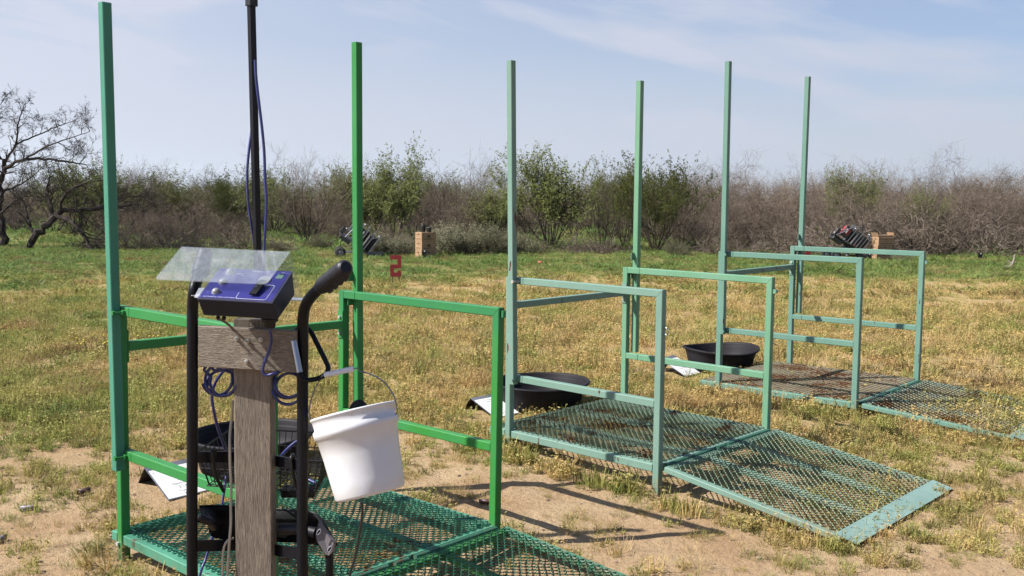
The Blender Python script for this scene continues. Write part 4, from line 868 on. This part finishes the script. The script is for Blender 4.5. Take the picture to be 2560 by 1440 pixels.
def shrub(kind, seed, h, sp, label, cat, group, loc):
    root = empty({'bare': 'bare_shrub', 'thick': 'bare_shrub', 'creo': 'creosote_bush', 'low': 'dead_brush', 'sage': 'grey_bush'}[kind], loc, label, cat, group)
    pl = Plant(seed); r_ = pl.r
    if kind == 'bare':
        P = dict(n=[5, 4, 3, 2], wob=[.10, .14, .2, .25], up=[.05, .06, .06, .03], kids=[8, 7, 5], t0=[.25, .2, .15], ang=[.5, .6, .7], ratio=[.55, .5, .5], rr=[.5, .5, .6], rmin=.0030, thick=0); ns = 13; r0 = .024
    elif kind == 'thick':
        P = dict(n=[4, 3, 3, 2], wob=[.2, .26, .34, .35], up=[.03, .02, .0, .0], kids=[9, 8, 7], t0=[.12, .1, .1], ang=[.7, .9, 1.0], ratio=[.6, .55, .5], rr=[.5, .45, .6], rmin=.0034, thick=0); ns = 12; r0 = .028
    elif kind == 'creo':
        P = dict(n=[5, 4, 3], wob=[.12, .18, .2], up=[.05, .05, .04], kids=[9, 8], t0=[.35, .15], ang=[.42, .6], ratio=[.42, .5], rr=[.45, .5], rmin=.0038, thick=0, leaf=3, leaflev=1, lspread=.035, lsize=.043, leafz=h*.38); ns = 18; r0 = .02
    elif kind == 'low':
        P = dict(n=[4, 3, 2], wob=[.3, .35, .4], up=[-.03, .02, .02], kids=[9, 8], t0=[.1, .1], ang=[.8, .9], ratio=[.6, .5], rr=[.5, .6], rmin=.003, thick=0); ns = 14; r0 = .014
    else:
        P = dict(n=[4, 3, 2], wob=[.2, .3, .3], up=[.05, .04, .02], kids=[10, 7], t0=[.1, .1], ang=[.6, .7], ratio=[.5, .5], rr=[.5, .6], rmin=.003, thick=0, leaf=2, leaflev=1, lspread=.03, lsize=.022); ns = 24; r0 = .010
    for i in range(ns):
        az = 2*math.pi*(i+r_.random())/ns; el = {'bare': .18+.62*r_.random()**.8, 'thick': .15+1.15*r_.random(), 'creo': .1+.62*r_.random(), 'low': .7+.85*r_.random(), 'sage': .1+1.2*r_.random()}[kind]
        d = V((math.cos(az)*math.sin(el)*sp, math.sin(az)*math.sin(el)*sp, math.cos(el))); b = V((math.cos(az)*.12, math.sin(az)*.12, 0))
        pl.grow(b, d, h*(.62+.42*r_.random())*(1 if kind in ('bare', 'creo') else .9), r0*(.7+.6*r_.random()), 0, P)
    zs = [v_.z for v_ in pl.tv+pl.lv]; k = h/sorted(zs)[int(len(zs)*.992)]
    for L_ in (pl.sv, pl.tv, pl.lv):
        for v_ in L_: v_ *= k; v_.z = max(v_.z, -.02)
    ms, mt, ml = {'bare': (M['stem'], M['twig'], None), 'thick': (M['stem'], M['twig'], None), 'creo': (M['stem'], M['twigg'], M['creo']), 'low': (M['deadtwig'], M['deadtwig'], None), 'sage': (M['deadtwig'], M['twigg'], M['sage'])}[kind]
    pl.objs(root, ms, mt, ml); return root
def bpos(px, D): p = at(px, 600, D); return V((p.x, D, .09))
def HT(ytop, px, D): return CZ-.09-(ytop-(495+(px-1280)*.0111))/F_PX*D
PROTO = {}; HH = {}; REL = []
def put(kind, var, px, D, ytop, label, cat, group, wide=1.0, rz=None, seed=0):
    h = HT(ytop, px, D); key = (kind, var); loc = bpos(px, D)
    if key not in PROTO:
        base = {'bare': 2.6, 'thick': 2.3, 'creo': 2.7, 'low': .8, 'sage': .9}[kind]
        PROTO[key] = shrub(kind, hash(kind) % 1 + 11*var+{'bare': 100, 'thick': 200, 'creo': 300, 'low': 400, 'sage': 500}[kind], base, 1., label, cat, group, (0, 0, 0)); HH[key] = base
        o = PROTO[key]; o.location = loc; o.rotation_euler.z = rz if rz is not None else 2.4*px; k = h/base; o.scale = (k*wide, k*wide, k)
        if group is None and 'group' in o: del o['group']
        return o
    k = h/HH[key]; o = copy_tree(PROTO[key], loc, rz if rz is not None else 2.4*px, (k*wide, k*wide, k), label, group)
    if group is None and 'group' in o: del o['group']
    return o
B_, C_, = 'shrub', 'bush'
put('bare', 0, 770, 30, 376, 'big fan-shaped bare shrub standing alone just left of the bright green upright', B_, None, 1.0)
put('bare', 1, 1140, 33, 396, 'bare grey shrub between the two tallest green bushes, left of the mountain', B_, None, .9)
put('creo', 0, 985, 29, 372, 'tall green bush with two raised tips behind the left box stack', C_, None, .8)
put('creo', 1, 1375, 28.5, 380, 'tall green bush with wispy tips right of the mountain', C_, None, .95)
put('creo', 2, 1640, 28.5, 402, 'dense olive green bush behind the shorter middle uprights', C_, None, .95)
put('creo', 0, 1235, 31, 455, 'low olive bush below the mountain', C_, None, 1.05, 1.1)
put('bare', 2, 1505, 28, 425, 'bare shrub with a dark base between the two green bushes', B_, None, .85)
put('bare', 1, 1758, 27.5, 505, 'small dark bare shrub right of the dense olive bush', B_, None, 1.1, .4)
put('creo', 2, 1560, 31, 410, 'green bush showing behind the bare shrub with the dark base', C_, None, .7, 2.)
put('creo', 1, 195, 34, 412, 'hazy green bush behind the bare mesquite at the left', C_, None, 1.0, 2.2)
put('creo', 2, 268, 34, 402, 'second green bush beside the leftmost upright', C_, None, .8, .9)
put('bare', 0, 350, 36, 396, 'bare mauve shrub just right of the leftmost upright', B_, None, 1.0, 1.)
put('creo', 0, 572, 37, 432, 'yellow-green bush poking up left of the black mast', C_, None, .8, 2.8)
put('creo', 2, 690, 36, 425, 'dark green bush right of the black mast', C_, None, 1., 1.3)
put('creo', 1, 870, 35, 420, 'green bush behind the bright green upright', C_, None, .9, .3)
put('creo', 1, 2108, 33, 420, 'greener bush top above the right thicket, behind the farthest upright', C_, None, .55, .3)
put('creo', 0, 2160, 34, 428, 'small green bush top in the right thicket above the machine', C_, None, .55, 1.3)
put('creo', 2, 2300, 30, 465, 'yellow-green bush inside the thicket at right', C_, None, .6, .2)
put('bare', 2, 2335, 34, 395, 'tall thin leafless shrub rising above the right thicket', B_, None, .55, .6)
grp = 'bare shrubs of the thicket behind the field'; lb = 'bare grey-brown shrub, one of many forming the thicket behind the field'
k_ = 0
for (x0, x1, step, D0, y0, y1, wd) in ((300, 640, 66, 30, 475, 560, 1.25), (860, 1300, 88, 31, 480, 560, 1.2), (1700, 1860, 80, 30, 470, 520, 1.2), (1860, 2640, 84, 30.5, 440, 480, 1.15), (-60, 2640, 88, 37, 418, 475, 1.15), (-40, 2660, 76, 45, 420, 458, 1.1), (-60, 2680, 64, 56, 434, 456, 1.1)):
    x = x0
    while x <= x1:
        k_ += 1; D = D0*(1+random.uniform(-.04, .05)); kind = ('thick', 'bare', 'thick', 'thick')[k_ % 4] if D0 < 36 else ('bare', 'thick')[k_ % 2]
        yt = random.uniform(y0, y1)
        if D0 > 30.6 and 1170 < x < 1285: yt = 474
        if D0 > 36 and k_ % 6 == 5 and x < 1750: REL.append((x, put('creo', k_ % 3, x, D, yt, 'green bush standing among the bare shrubs of the far thicket', C_, 'green bushes in the far thicket', 1.1), 'gr', D0))
        else: REL.append((x, put(kind, k_ % 3, x, D, yt, lb, B_, grp, wd), 'ba', D0))
        x += step*random.uniform(.75, 1.25)
# darker dead wood and pale brush along the foot of the thicket
lg = 'grey dead brush along the edge of the grass'
for i, (px, D, yt, kind) in enumerate(((330, 26.3, 560, 'low'), (420, 26.5, 555, 'low'), (520, 26.5, 565, 'low'), (620, 26.5, 560, 'low'), (250, 26, 570, 'low'), (700, 26, 585, 'low'), (960, 25.8, 560, 'low'), (1030, 25.5, 575, 'low'), (1500, 26.8, 580, 'low'), (1430, 26.6, 585, 'low'), (1850, 27, 585, 'low'), (1930, 27.5, 560, 'low'), (2030, 27.5, 545, 'low'), (2120, 28, 530, 'low'), (2210, 28, 530, 'low'), (2290, 28, 520, 'low'), (2370, 28.5, 530, 'low'), (2470, 28.5, 520, 'low'), (2560, 28.5, 520, 'low'), (1790, 26.6, 590, 'low'), (1340, 26.8, 590, 'low'),
        (1110, 25.6, 560, 'sage'), (1180, 25.8, 555, 'sage'), (1240, 26, 565, 'sage'), (1000, 24.9, 590, 'sage'), (950, 25.0, 580, 'sage'), (690, 26, 600, 'sage'), (1290, 26, 575, 'sage'), (2255, 24.3, 632, 'sage'), (800, 27.5, 585, 'sage'), (1690, 25.8, 600, 'sage'))):
    REL.append((px, put(kind, i % 2, px, D, yt, 'tangle of grey dead brush at the foot of the thicket' if kind == 'low' else 'grey-green low bush at the edge of the grass', 'brush' if kind == 'low' else C_, lg if kind == 'low' else 'grey-green low bushes at the edge of the grass', 1.25), kind, 1))

MARKS = [(-400, 'left edge'), (275, 'leftmost upright'), (640, 'black mast'), (891, 'bright green upright'), (1065, 'left box stack'), (1280, 'fourth pole'), (1598, 'shortest upright'), (1820, 'sixth pole'), (2010, 'rightmost upright'), (2205, 'right box stack'), (2450, 'lone receiver'), (3200, 'edge')]
BASE = {('ba', 30): 'bare grey-brown shrub, front row of thicket', ('ba', 31): 'bare grey-brown shrub, front row of thicket', ('ba', 30.5): 'bare brown shrub, front row of thicket', ('ba', 37): 'bare shrub, second row of thicket', ('ba', 45): 'bare shrub top, third row of thicket', ('ba', 56): 'bare shrub top, farthest row of thicket',
        ('gr', 37): 'green bush, second row of thicket', ('gr', 45): 'green bush top, third row', ('gr', 56): 'green bush top, farthest row', ('low', 1): 'tangle of grey dead brush at thicket foot', ('sage', 1): 'grey-green low bush at grass edge'}
cells = {}
for px, o, kd, D0 in REL:
    i = max(k for k, q in enumerate(MARKS) if q[0] <= px); cells.setdefault((BASE[(kd, D0)], i), []).append((px, o))
for (b, i), it in cells.items():
    it.sort(key=lambda q: q[0]); where = 'right of the '+MARKS[i][1] if i else 'left of the '+MARKS[1][1]
    for k, (px, o) in enumerate(it): o['label'] = (('first ', 'second ', 'third ', 'fourth ', 'fifth ', 'sixth ', 'seventh ', 'eighth ')[k] if len(it) > 1 else '')+b+', '+where

# the two mesquites at the left: limbs laid out, twigs grown on them
def mesquite(limbs, D, label, seed, tw):
    b0 = bpos(limbs[0][0][0], D); root = empty('mesquite_tree', b0, label, 'tree', None); pl = Plant(seed)
    P = dict(n=[3, 3, 2, 2], wob=[.22, .28, .32, .35], up=[.06, .04, .02, 0], kids=[4, 5, 4], t0=[.2, .2, .1], ang=[.7, .8, .8], ratio=[.62, .55, .5], rr=[.5, .55, .6], rmin=.0038, thick=0)
    for li, limb in enumerate(limbs):
        pts = [at(x, y, D+dy)-b0 for x, y, dy, r_ in limb]; rs = [q[3]*.78 for q in limb]; sp = smooth_path(pts, 5); n = len(sp)
        rr = [rs[min(int(i/5), len(rs)-1)]*(1-(i % 5)/5)+rs[min(int(i/5)+1, len(rs)-1)]*((i % 5)/5) for i in range(n)]; sp = [p+pl.rv()*r_*.35 for p, r_ in zip(sp, rr)]
        prism(pl.sv, pl.sf, sp, rr, 7)
        for i in range(3 if li else 6, n):
            if rr[i] < .075:
                for _ in range(tw if (i+li) % 2 else 0):
                    d = (sp[i]-sp[i-1]).normalized(); side = pl.rv(); side = (side-d*side.dot(d)).normalized()
                    pl.grow(sp[i], d*.6+side*.8+V((0, 0, .12)), .46*(.5+pl.r.random()), max(.009, rr[i]*.4), 0, P)
    pl.objs(root, M['bark'], M['stem'], names=('trunk', 'twigs', 'foliage')); return root
mesquite([[(14, 630, 0, .15), (4, 560, 0, .13), (-4, 500, 0, .11), (6, 440, 0, .09), (12, 400, 0, .07)],
          [(8, 425, 0, .07), (50, 402, -.2, .055), (110, 398, -.3, .045), (170, 405, -.3, .032), (215, 412, -.3, .018)],
          [(10, 405, 0, .05), (40, 360, .1, .035), (45, 310, .1, .025), (60, 262, .1, .012)],
          [(40, 360, .1, .035), (90, 340, .4, .025), (140, 318, .4, .018), (190, 300, .4, .010)],
          [(60, 400, -.1, .04), (120, 365, -.4, .025), (175, 345, -.5, .018), (222, 330, -.5, .010)],
          [(6, 400, 0, .05), (-30, 340, 0, .04), (-20, 290, 0, .02), (10, 250, 0, .01)],
          [(0, 480, 0, .06), (30, 470, .3, .04), (60, 455, .3, .025), (95, 430, .3, .015)], [(-2, 540, 0, .06), (40, 500, -.3, .04), (80, 490, -.5, .025), (110, 500, -.5, .012)]], 26.5, 'tall bare mesquite tree cut off by the left edge of the photo', 5, 2)
mesquite([[(62, 632, 0, .15), (85, 600, 0, .14), (120, 560, 0, .12), (150, 530, 0, .10), (200, 525, 0, .08), (260, 520, 0, .05), (330, 512, .1, .03)],
          [(120, 560, 0, .09), (130, 520, .2, .07), (118, 480, .3, .045), (125, 440, .3, .02)],
          [(140, 538, 0, .08), (185, 560, -.3, .07), (215, 600, -.4, .06), (232, 628, -.5, .05)],
          [(150, 530, 0, .07), (160, 490, -.2, .05), (200, 462, -.3, .035), (260, 450, -.3, .02)],
          [(90, 596, 0, .07), (70, 550, .2, .05), (62, 510, .3, .03), (40, 480, .3, .015)], [(240, 522, 0, .05), (285, 500, .2, .03), (340, 490, .2, .02), (380, 500, .2, .01)]], 25.6, 'dark sprawling mesquite with leaning limbs, left of the first upright', 9, 2)

# ------------------------------------------------------------------ ground cover, instanced by geometry nodes
def clump_obj(name, mat, n, spread, h, wd, lean, seed, curl=.4, leafy=0):
    r_ = random.Random(seed); vs = []; fs = []
    for i in range(n):
        q = r_.random()*6.283; rad = spread*math.sqrt(r_.random()); p = V((math.cos(q)*rad, math.sin(q)*rad, -.01)); a = q+r_.gauss(0, .9)
        d = V((math.cos(a)*lean*r_.random(), math.sin(a)*lean*r_.random(), 1)).normalized(); hh = h*(.45+.65*r_.random()); s_ = V((-math.sin(a+r_.random()*3), math.cos(a), 0)).normalized()*wd*.5
        m_ = p+d*hh*.55; e_ = m_+(d+V((math.cos(a), math.sin(a), -.25))*curl*r_.random()).normalized()*hh*.5; o = len(vs)
        vs += [p-s_, p+s_, m_+s_*.85, m_-s_*.85, e_]; fs += [(o, o+1, o+2, o+3), (o+3, o+2, o+4)]
        for k in range(leafy):
            c = p.lerp(e_, .15+.8*r_.random())+V((r_.gauss(0, 1), r_.gauss(0, 1), r_.gauss(0, .6)))*h*.05; u = V((r_.gauss(0, 1), r_.gauss(0, 1), r_.gauss(0, .7))).normalized(); w2 = u.orthogonal().normalized(); L_ = h*.085*(.6+.8*r_.random()); o = len(vs)
            vs += [c-u*L_, c+w2*L_*.4, c+u*L_, c-w2*L_*.4]; fs.append((o, o+1, o+2, o+3))
    me = bpy.data.meshes.new(name); me.from_pydata(vs, [], fs); me.materials.append(mat); return bpy.data.objects.new(name, me)
cover = bpy.data.collections.new('cover_sources')
SRC = [clump_obj('clump_00', M['weed'], 26, .055, .085, .0040, .55, 1, leafy=5), clump_obj('clump_01', M['weed'], 22, .06, .07, .0045, .7, 2, leafy=6), clump_obj('clump_02', M['weedg'], 30, .06, .075, .0045, .8, 3, leafy=6),
       clump_obj('clump_03', M['straw'], 42, .06, .09, .0022, 1.1, 4, .9), clump_obj('clump_04', M['weedg'], 60, .05, .075, .0024, 1.2, 5, 1.0), clump_obj('clump_05', M['straw'], 26, .09, .03, .0030, 2.6, 6, .9),
       clump_obj('clump_06', M['weed'], 16, .05, .11, .0060, .35, 7, .2, leafy=4), clump_obj('clump_07', M['weedg'], 44, .11, .10, .010, .9, 8, .6, leafy=3)]
for o in SRC: cover.objects.link(o)
def gn_scatter(name, P, idx, rot, scl, label, cat):
    me = bpy.data.meshes.new(name); me.vertices.add(len(P)); me.vertices.foreach_set('co', P.astype(np.float32).ravel())
    a = me.attributes.new('idx', 'INT', 'POINT'); a.data.foreach_set('value', idx.astype(np.int32))
    a = me.attributes.new('rot', 'FLOAT_VECTOR', 'POINT'); a.data.foreach_set('vector', rot.astype(np.float32).ravel())
    a = me.attributes.new('scl', 'FLOAT_VECTOR', 'POINT'); a.data.foreach_set('vector', scl.astype(np.float32).ravel()); me.update()
    ob = bpy.data.objects.new(name, me); S.collection.objects.link(ob)
    g = bpy.data.node_groups.new(name, 'GeometryNodeTree'); g.interface.new_socket('Geometry', in_out='INPUT', socket_type='NodeSocketGeometry'); g.interface.new_socket('Geometry', in_out='OUTPUT', socket_type='NodeSocketGeometry')
    gi = g.nodes.new('NodeGroupInput'); go = g.nodes.new('NodeGroupOutput'); ip = g.nodes.new('GeometryNodeInstanceOnPoints'); ci = g.nodes.new('GeometryNodeCollectionInfo')
    ci.inputs['Collection'].default_value = cover; ci.inputs['Separate Children'].default_value = True; ci.inputs['Reset Children'].default_value = True
    m2p = g.nodes.new('GeometryNodeMeshToPoints')
    def na(n_, t): x = g.nodes.new('GeometryNodeInputNamedAttribute'); x.data_type = t; x.inputs['Name'].default_value = n_; return [o_ for o_ in x.outputs if o_.enabled and o_.name == 'Attribute'][0]
    g.links.new(gi.outputs[0], m2p.inputs['Mesh']); g.links.new(m2p.outputs[0], ip.inputs['Points']); g.links.new(ci.outputs[0], ip.inputs['Instance']); ip.inputs['Pick Instance'].default_value = True
    g.links.new(na('idx', 'INT'), ip.inputs['Instance Index']); g.links.new(na('rot', 'FLOAT_VECTOR'), ip.inputs['Rotation']); g.links.new(na('scl', 'FLOAT_VECTOR'), ip.inputs['Scale']); g.links.new(ip.outputs[0], go.inputs[0])
    md_ = ob.modifiers.new('scatter', 'NODES'); md_.node_group = g; tag(ob, None, None, None, 'stuff'); ob['label'] = label; ob['category'] = cat; return ob
def cover_density(x, y):
    n = fbm(x, y, .9, 21, 4); n2 = fbm(x, y, 3.0, 31, 3)
    t = np.clip((n-.40)/.14, 0, 1)
    d = .42+.58*t*np.clip((n2-.28)/.2, 0, 1)                                  # meadow
    bare = np.clip((6.55-y+(n-.5)*2.2)/1.0, 0, 1)*np.clip((x+1.6+(n2-.5)*1.2)/.6, 0, 1)     # trampled soil behind and between the stands
    bare = np.maximum(bare, np.clip((5.9-y+(n-.5)*1.8)/.5, 0, 1)*np.clip((-x-1.2)/.4, 0, 1)*.6)
    bare = bare*(1-.65*np.clip((x-1.9-(6-y)*.1+(n-.5)*1.5)/.6, 0, 1))
    tuft = np.clip((n2-.52)/.06, 0, 1)*.6+.07
    return d*(1-bare)+tuft*bare, bare
def sample(n, y0, y1):
    out = []; tot = 0
    while tot < n:
        y = rng.uniform(y0, y1, n*2); x = rng.uniform(-1, 1, n*2)*(y1*.56+.8); k = np.abs(x) < y*.56+.8; x, y = x[k], y[k]; out.append(np.stack([x, y], 1)); tot += len(x)
    return np.concatenate(out)[:n]
PP = []; II = []; SS = []
KEEP = [(-1.43, 5.42, .33), (.20, 6.95, .33), (1.80, 8.5, .31), (-1.78, 5.0, .20), (-1.68, 4.85, .16), (-.12, 6.72, .2), (0, 6.55, .16), (1.40, 8.35, .22), (1.52, 8.15, .2)]
def band(n, y0, y1, sc, weights, hs=1.0):
    q = sample(n, y0, y1); x, y = q[:, 0], q[:, 1]; d, bare = cover_density(x, y); k = rng.random(n) < d
    for (cx_, cy_, cr_) in KEEP: k &= ((x-cx_)**2+(y-cy_)**2) > cr_**2
    x, y, bare = x[k], y[k], bare[k]; m_ = len(x)
    pch = fbm(x, y, .5, 77, 3); idx = rng.choice(8, m_, p=np.array(weights)/sum(weights)); tf = rng.random(m_) < bare*.85; idx = np.where(tf, rng.choice([4, 4, 3, 5, 4, 2], m_), idx)
    strawy = (pch > .50+.05*(x < -1)) & (rng.random(m_) < .6) & ~tf; idx = np.where(strawy, rng.choice([3, 5, 0], m_), idx)
    s_ = sc*(.55+.75*rng.random(m_)**1.3)*(1-.25*bare); s_ = np.where(tf & (rng.random(m_) < .5), s_*.6, s_)
    low = np.ones(m_)
    for ci_, (P, A, B, Z, L, W, p_) in enumerate(CAGE):                # short under the decks and ramps
        o = P(0, 0, 0); a = (x-o.x)*A.x+(y-o.y)*A.y; b = (x-o.x)*B.x+(y-o.y)*B.y; ins = (a > -.2) & (a < L+1.2) & (b > -.02) & (b < W+.02)
        low = np.where(ins, np.clip(1.05-(.62, .25, .0)[ci_]*np.clip((a-L)/1.0, 0, 1), .35, 1.)*(1+.5*(ci_ == 2)*(a > L+.35)), low); cut = ins & (rng.random(m_) < (.35, .25, .05)[ci_]); s_ = np.where(cut, s_*.5, s_)
    PP.append(np.stack([x, y, ground_h(x, y)], 1)); II.append(idx); SS.append(np.stack([s_, s_, s_*hs*low*(.8+.4*rng.random(m_))], 1))
band(19000, 2.4, 8, 1.0, [4, 4, 3, 2, 1, 2, 3, 0])
band(15500, 8, 14, 1.35, [4, 4, 3, 3, 1, 3, 3, 0], .95)
band(22000, 14, 28, 2.0, [3, 3, 3, 2, 1, 1, 2, 2], .5)
band(11000, 28, 62, 4.2, [3, 3, 3, 1, 1, 1, 1, 4], .6)
# taller weeds along the stands' lower edges and round the post feet
ed = []
for ci_, (P, A, B, Z, L, W, p_) in enumerate(CAGE):
    for k in range(150 if ci_ else 60):
        a = rng.uniform(-.2, L+1.1); nr = rng.random() < .6; b = -.05-abs(rng.normal(0, .06)) if nr else W+.05+abs(rng.normal(0, .09)); q = P(a, b, 0); ed.append((q.x, q.y, rng.uniform(.7, 1.5 if nr else 1.2)*(1 if a < L else .8)))
    for k in range(50): q = P(-.15-abs(rng.normal(0, .12)), rng.uniform(0, W), 0); ed.append((q.x, q.y, rng.uniform(.7, 1.2)))
    for k in range(0 if ci_ < 1 else 70): q = P(L+rng.uniform(.35, 1.0), rng.uniform(.05, W-.05), 0); ed.append((q.x, q.y, rng.uniform(.8, 1.5)*(1 if ci_ == 2 else .75)))
    for k in range(60): q = P(L+rng.uniform(.9, 1.35), rng.uniform(-.15, W+.25), 0); ed.append((q.x, q.y, rng.uniform(.5, .8)))
ed = np.array(ed); PP.append(np.stack([ed[:, 0], ed[:, 1], ground_h(ed[:, 0], ed[:, 1])], 1)); II.append(rng.choice([6, 6, 4, 0, 2], len(ed))); SS.append(np.stack([ed[:, 2]]*3, 1))
PP = np.concatenate(PP); II = np.concatenate(II); SS = np.concatenate(SS); ROT = np.stack([rng.normal(0, .12, len(PP)), rng.normal(0, .12, len(PP)), rng.uniform(0, 6.283, len(PP))], 1)
gn_scatter('field_grass', PP, II, ROT, SS, 'low dry weeds and grass covering the field', 'grass')
# a yellow-flowering weed left of the first stand
fp = at(275, 905, 9.0); fl0 = empty('flowering_weed', (fp.x, 9.0, G(fp.x, 9.0)), 'small green weed with yellow flowers in the grass behind the leftmost upright', 'plant'); r_ = random.Random(3); st = MB(); hd = MB()
for i in range(26):
    a = r_.random()*6.28; rd = .32*r_.random(); b0 = V((fp.x+rd*math.cos(a)*1.6, 9.0+rd*math.sin(a), G(fp.x, 9.0)-.01)); tp = b0+V((r_.gauss(0, .03), r_.gauss(0, .03), .10+.08*r_.random())); st.tube([b0, (b0+tp)/2+V((.01, 0, 0)), tp], .0022, 5)
    hd.ball(tp, .011, 4, sq=(1, 1, .5))
st.build('stems', M['creo'], fl0); hd.build('flowers', plain('yellow_petals', (.95, .75, .05), .6), fl0)
# small stones and litter on the soil
def stones():
    mb = MB(); r_ = random.Random(4)
    for i in range(420):
        y = r_.uniform(3., 7.); x = r_.uniform(-.56*y, .56*y); s_ = r_.uniform(.004, .011)
        if r_.random() < .03: s_ *= 2
        z = G(x, y); vs = [(x+s_*math.cos(q)*r_.uniform(.7, 1.2), y+s_*math.sin(q)*r_.uniform(.7, 1.2), z+h) for h in (-.004, s_*.45) for q in (0, 1.05, 2.1, 3.14, 4.2, 5.2)]+[(x, y, z+s_*.75)]
        mb.add(vs, [(k, (k+1) % 6, 6+(k+1) % 6, 6+k) for k in range(6)]+[(6+k, 6+(k+1) % 6, 12) for k in range(6)])
    o = mb.build('gravel', plain('pebble', (.40, .29, .20), .9, var=.3, scale=30)); o['kind'] = 'stuff'; o['label'] = 'small stones scattered over the bare soil'; o['category'] = 'gravel'
stones()
# driftwood pieces
for (px, py, Y, label, sc) in ((2530, 655, 22.5, 'grey weathered stump of dead wood in the grass at the right edge', .30), (2145, 672, 21., 'small upright piece of grey dead wood seen through the farthest stand', .22)):
    p = at(px, py, Y); g = G(p.x, Y); mb = MB()
    mb.tube(smooth_path([(p.x-sc*.5, Y, g+.02), (p.x-sc*.15, Y, g+.10*sc), (p.x+sc*.1, Y, g+.5*sc), (p.x+sc*.2, Y, g+1.1*sc)], 4), [.05*sc+.12*sc*(1-i/12) for i in range(13)], 7); mb.tube([(p.x, Y, g+.3*sc), (p.x-sc*.3, Y+.03, g+.65*sc)], [.08*sc, .02*sc], 6)
    o = mb.build('dead_wood', M['driftwood'], None, loc=(p.x, Y, g)); tag(o, label, 'dead wood')

# ------------------------------------------------------------------ air
hz = MB().box((-9500, -9500, -4), (19000, 0, 0), (0, 19000, 0), (0, 0, 4+255)); hm = bpy.data.materials.new('haze'); hm.use_nodes = True; hn = hm.node_tree; hn.nodes.clear()
ho = hn.nodes.new('ShaderNodeOutputMaterial'); pv = hn.nodes.new('ShaderNodeVolumePrincipled'); pv.inputs['Density'].default_value = .00014; pv.inputs['Color'].default_value = (.78, .85, 1, 1); pv.inputs['Anisotropy'].default_value = .55; hn.links.new(pv.outputs[0], ho.inputs['Volume'])
hob = hz.build('haze', hm); hob['kind'] = 'stuff'; hob['label'] = 'thin blue air over the whole desert'; hob['category'] = 'haze'
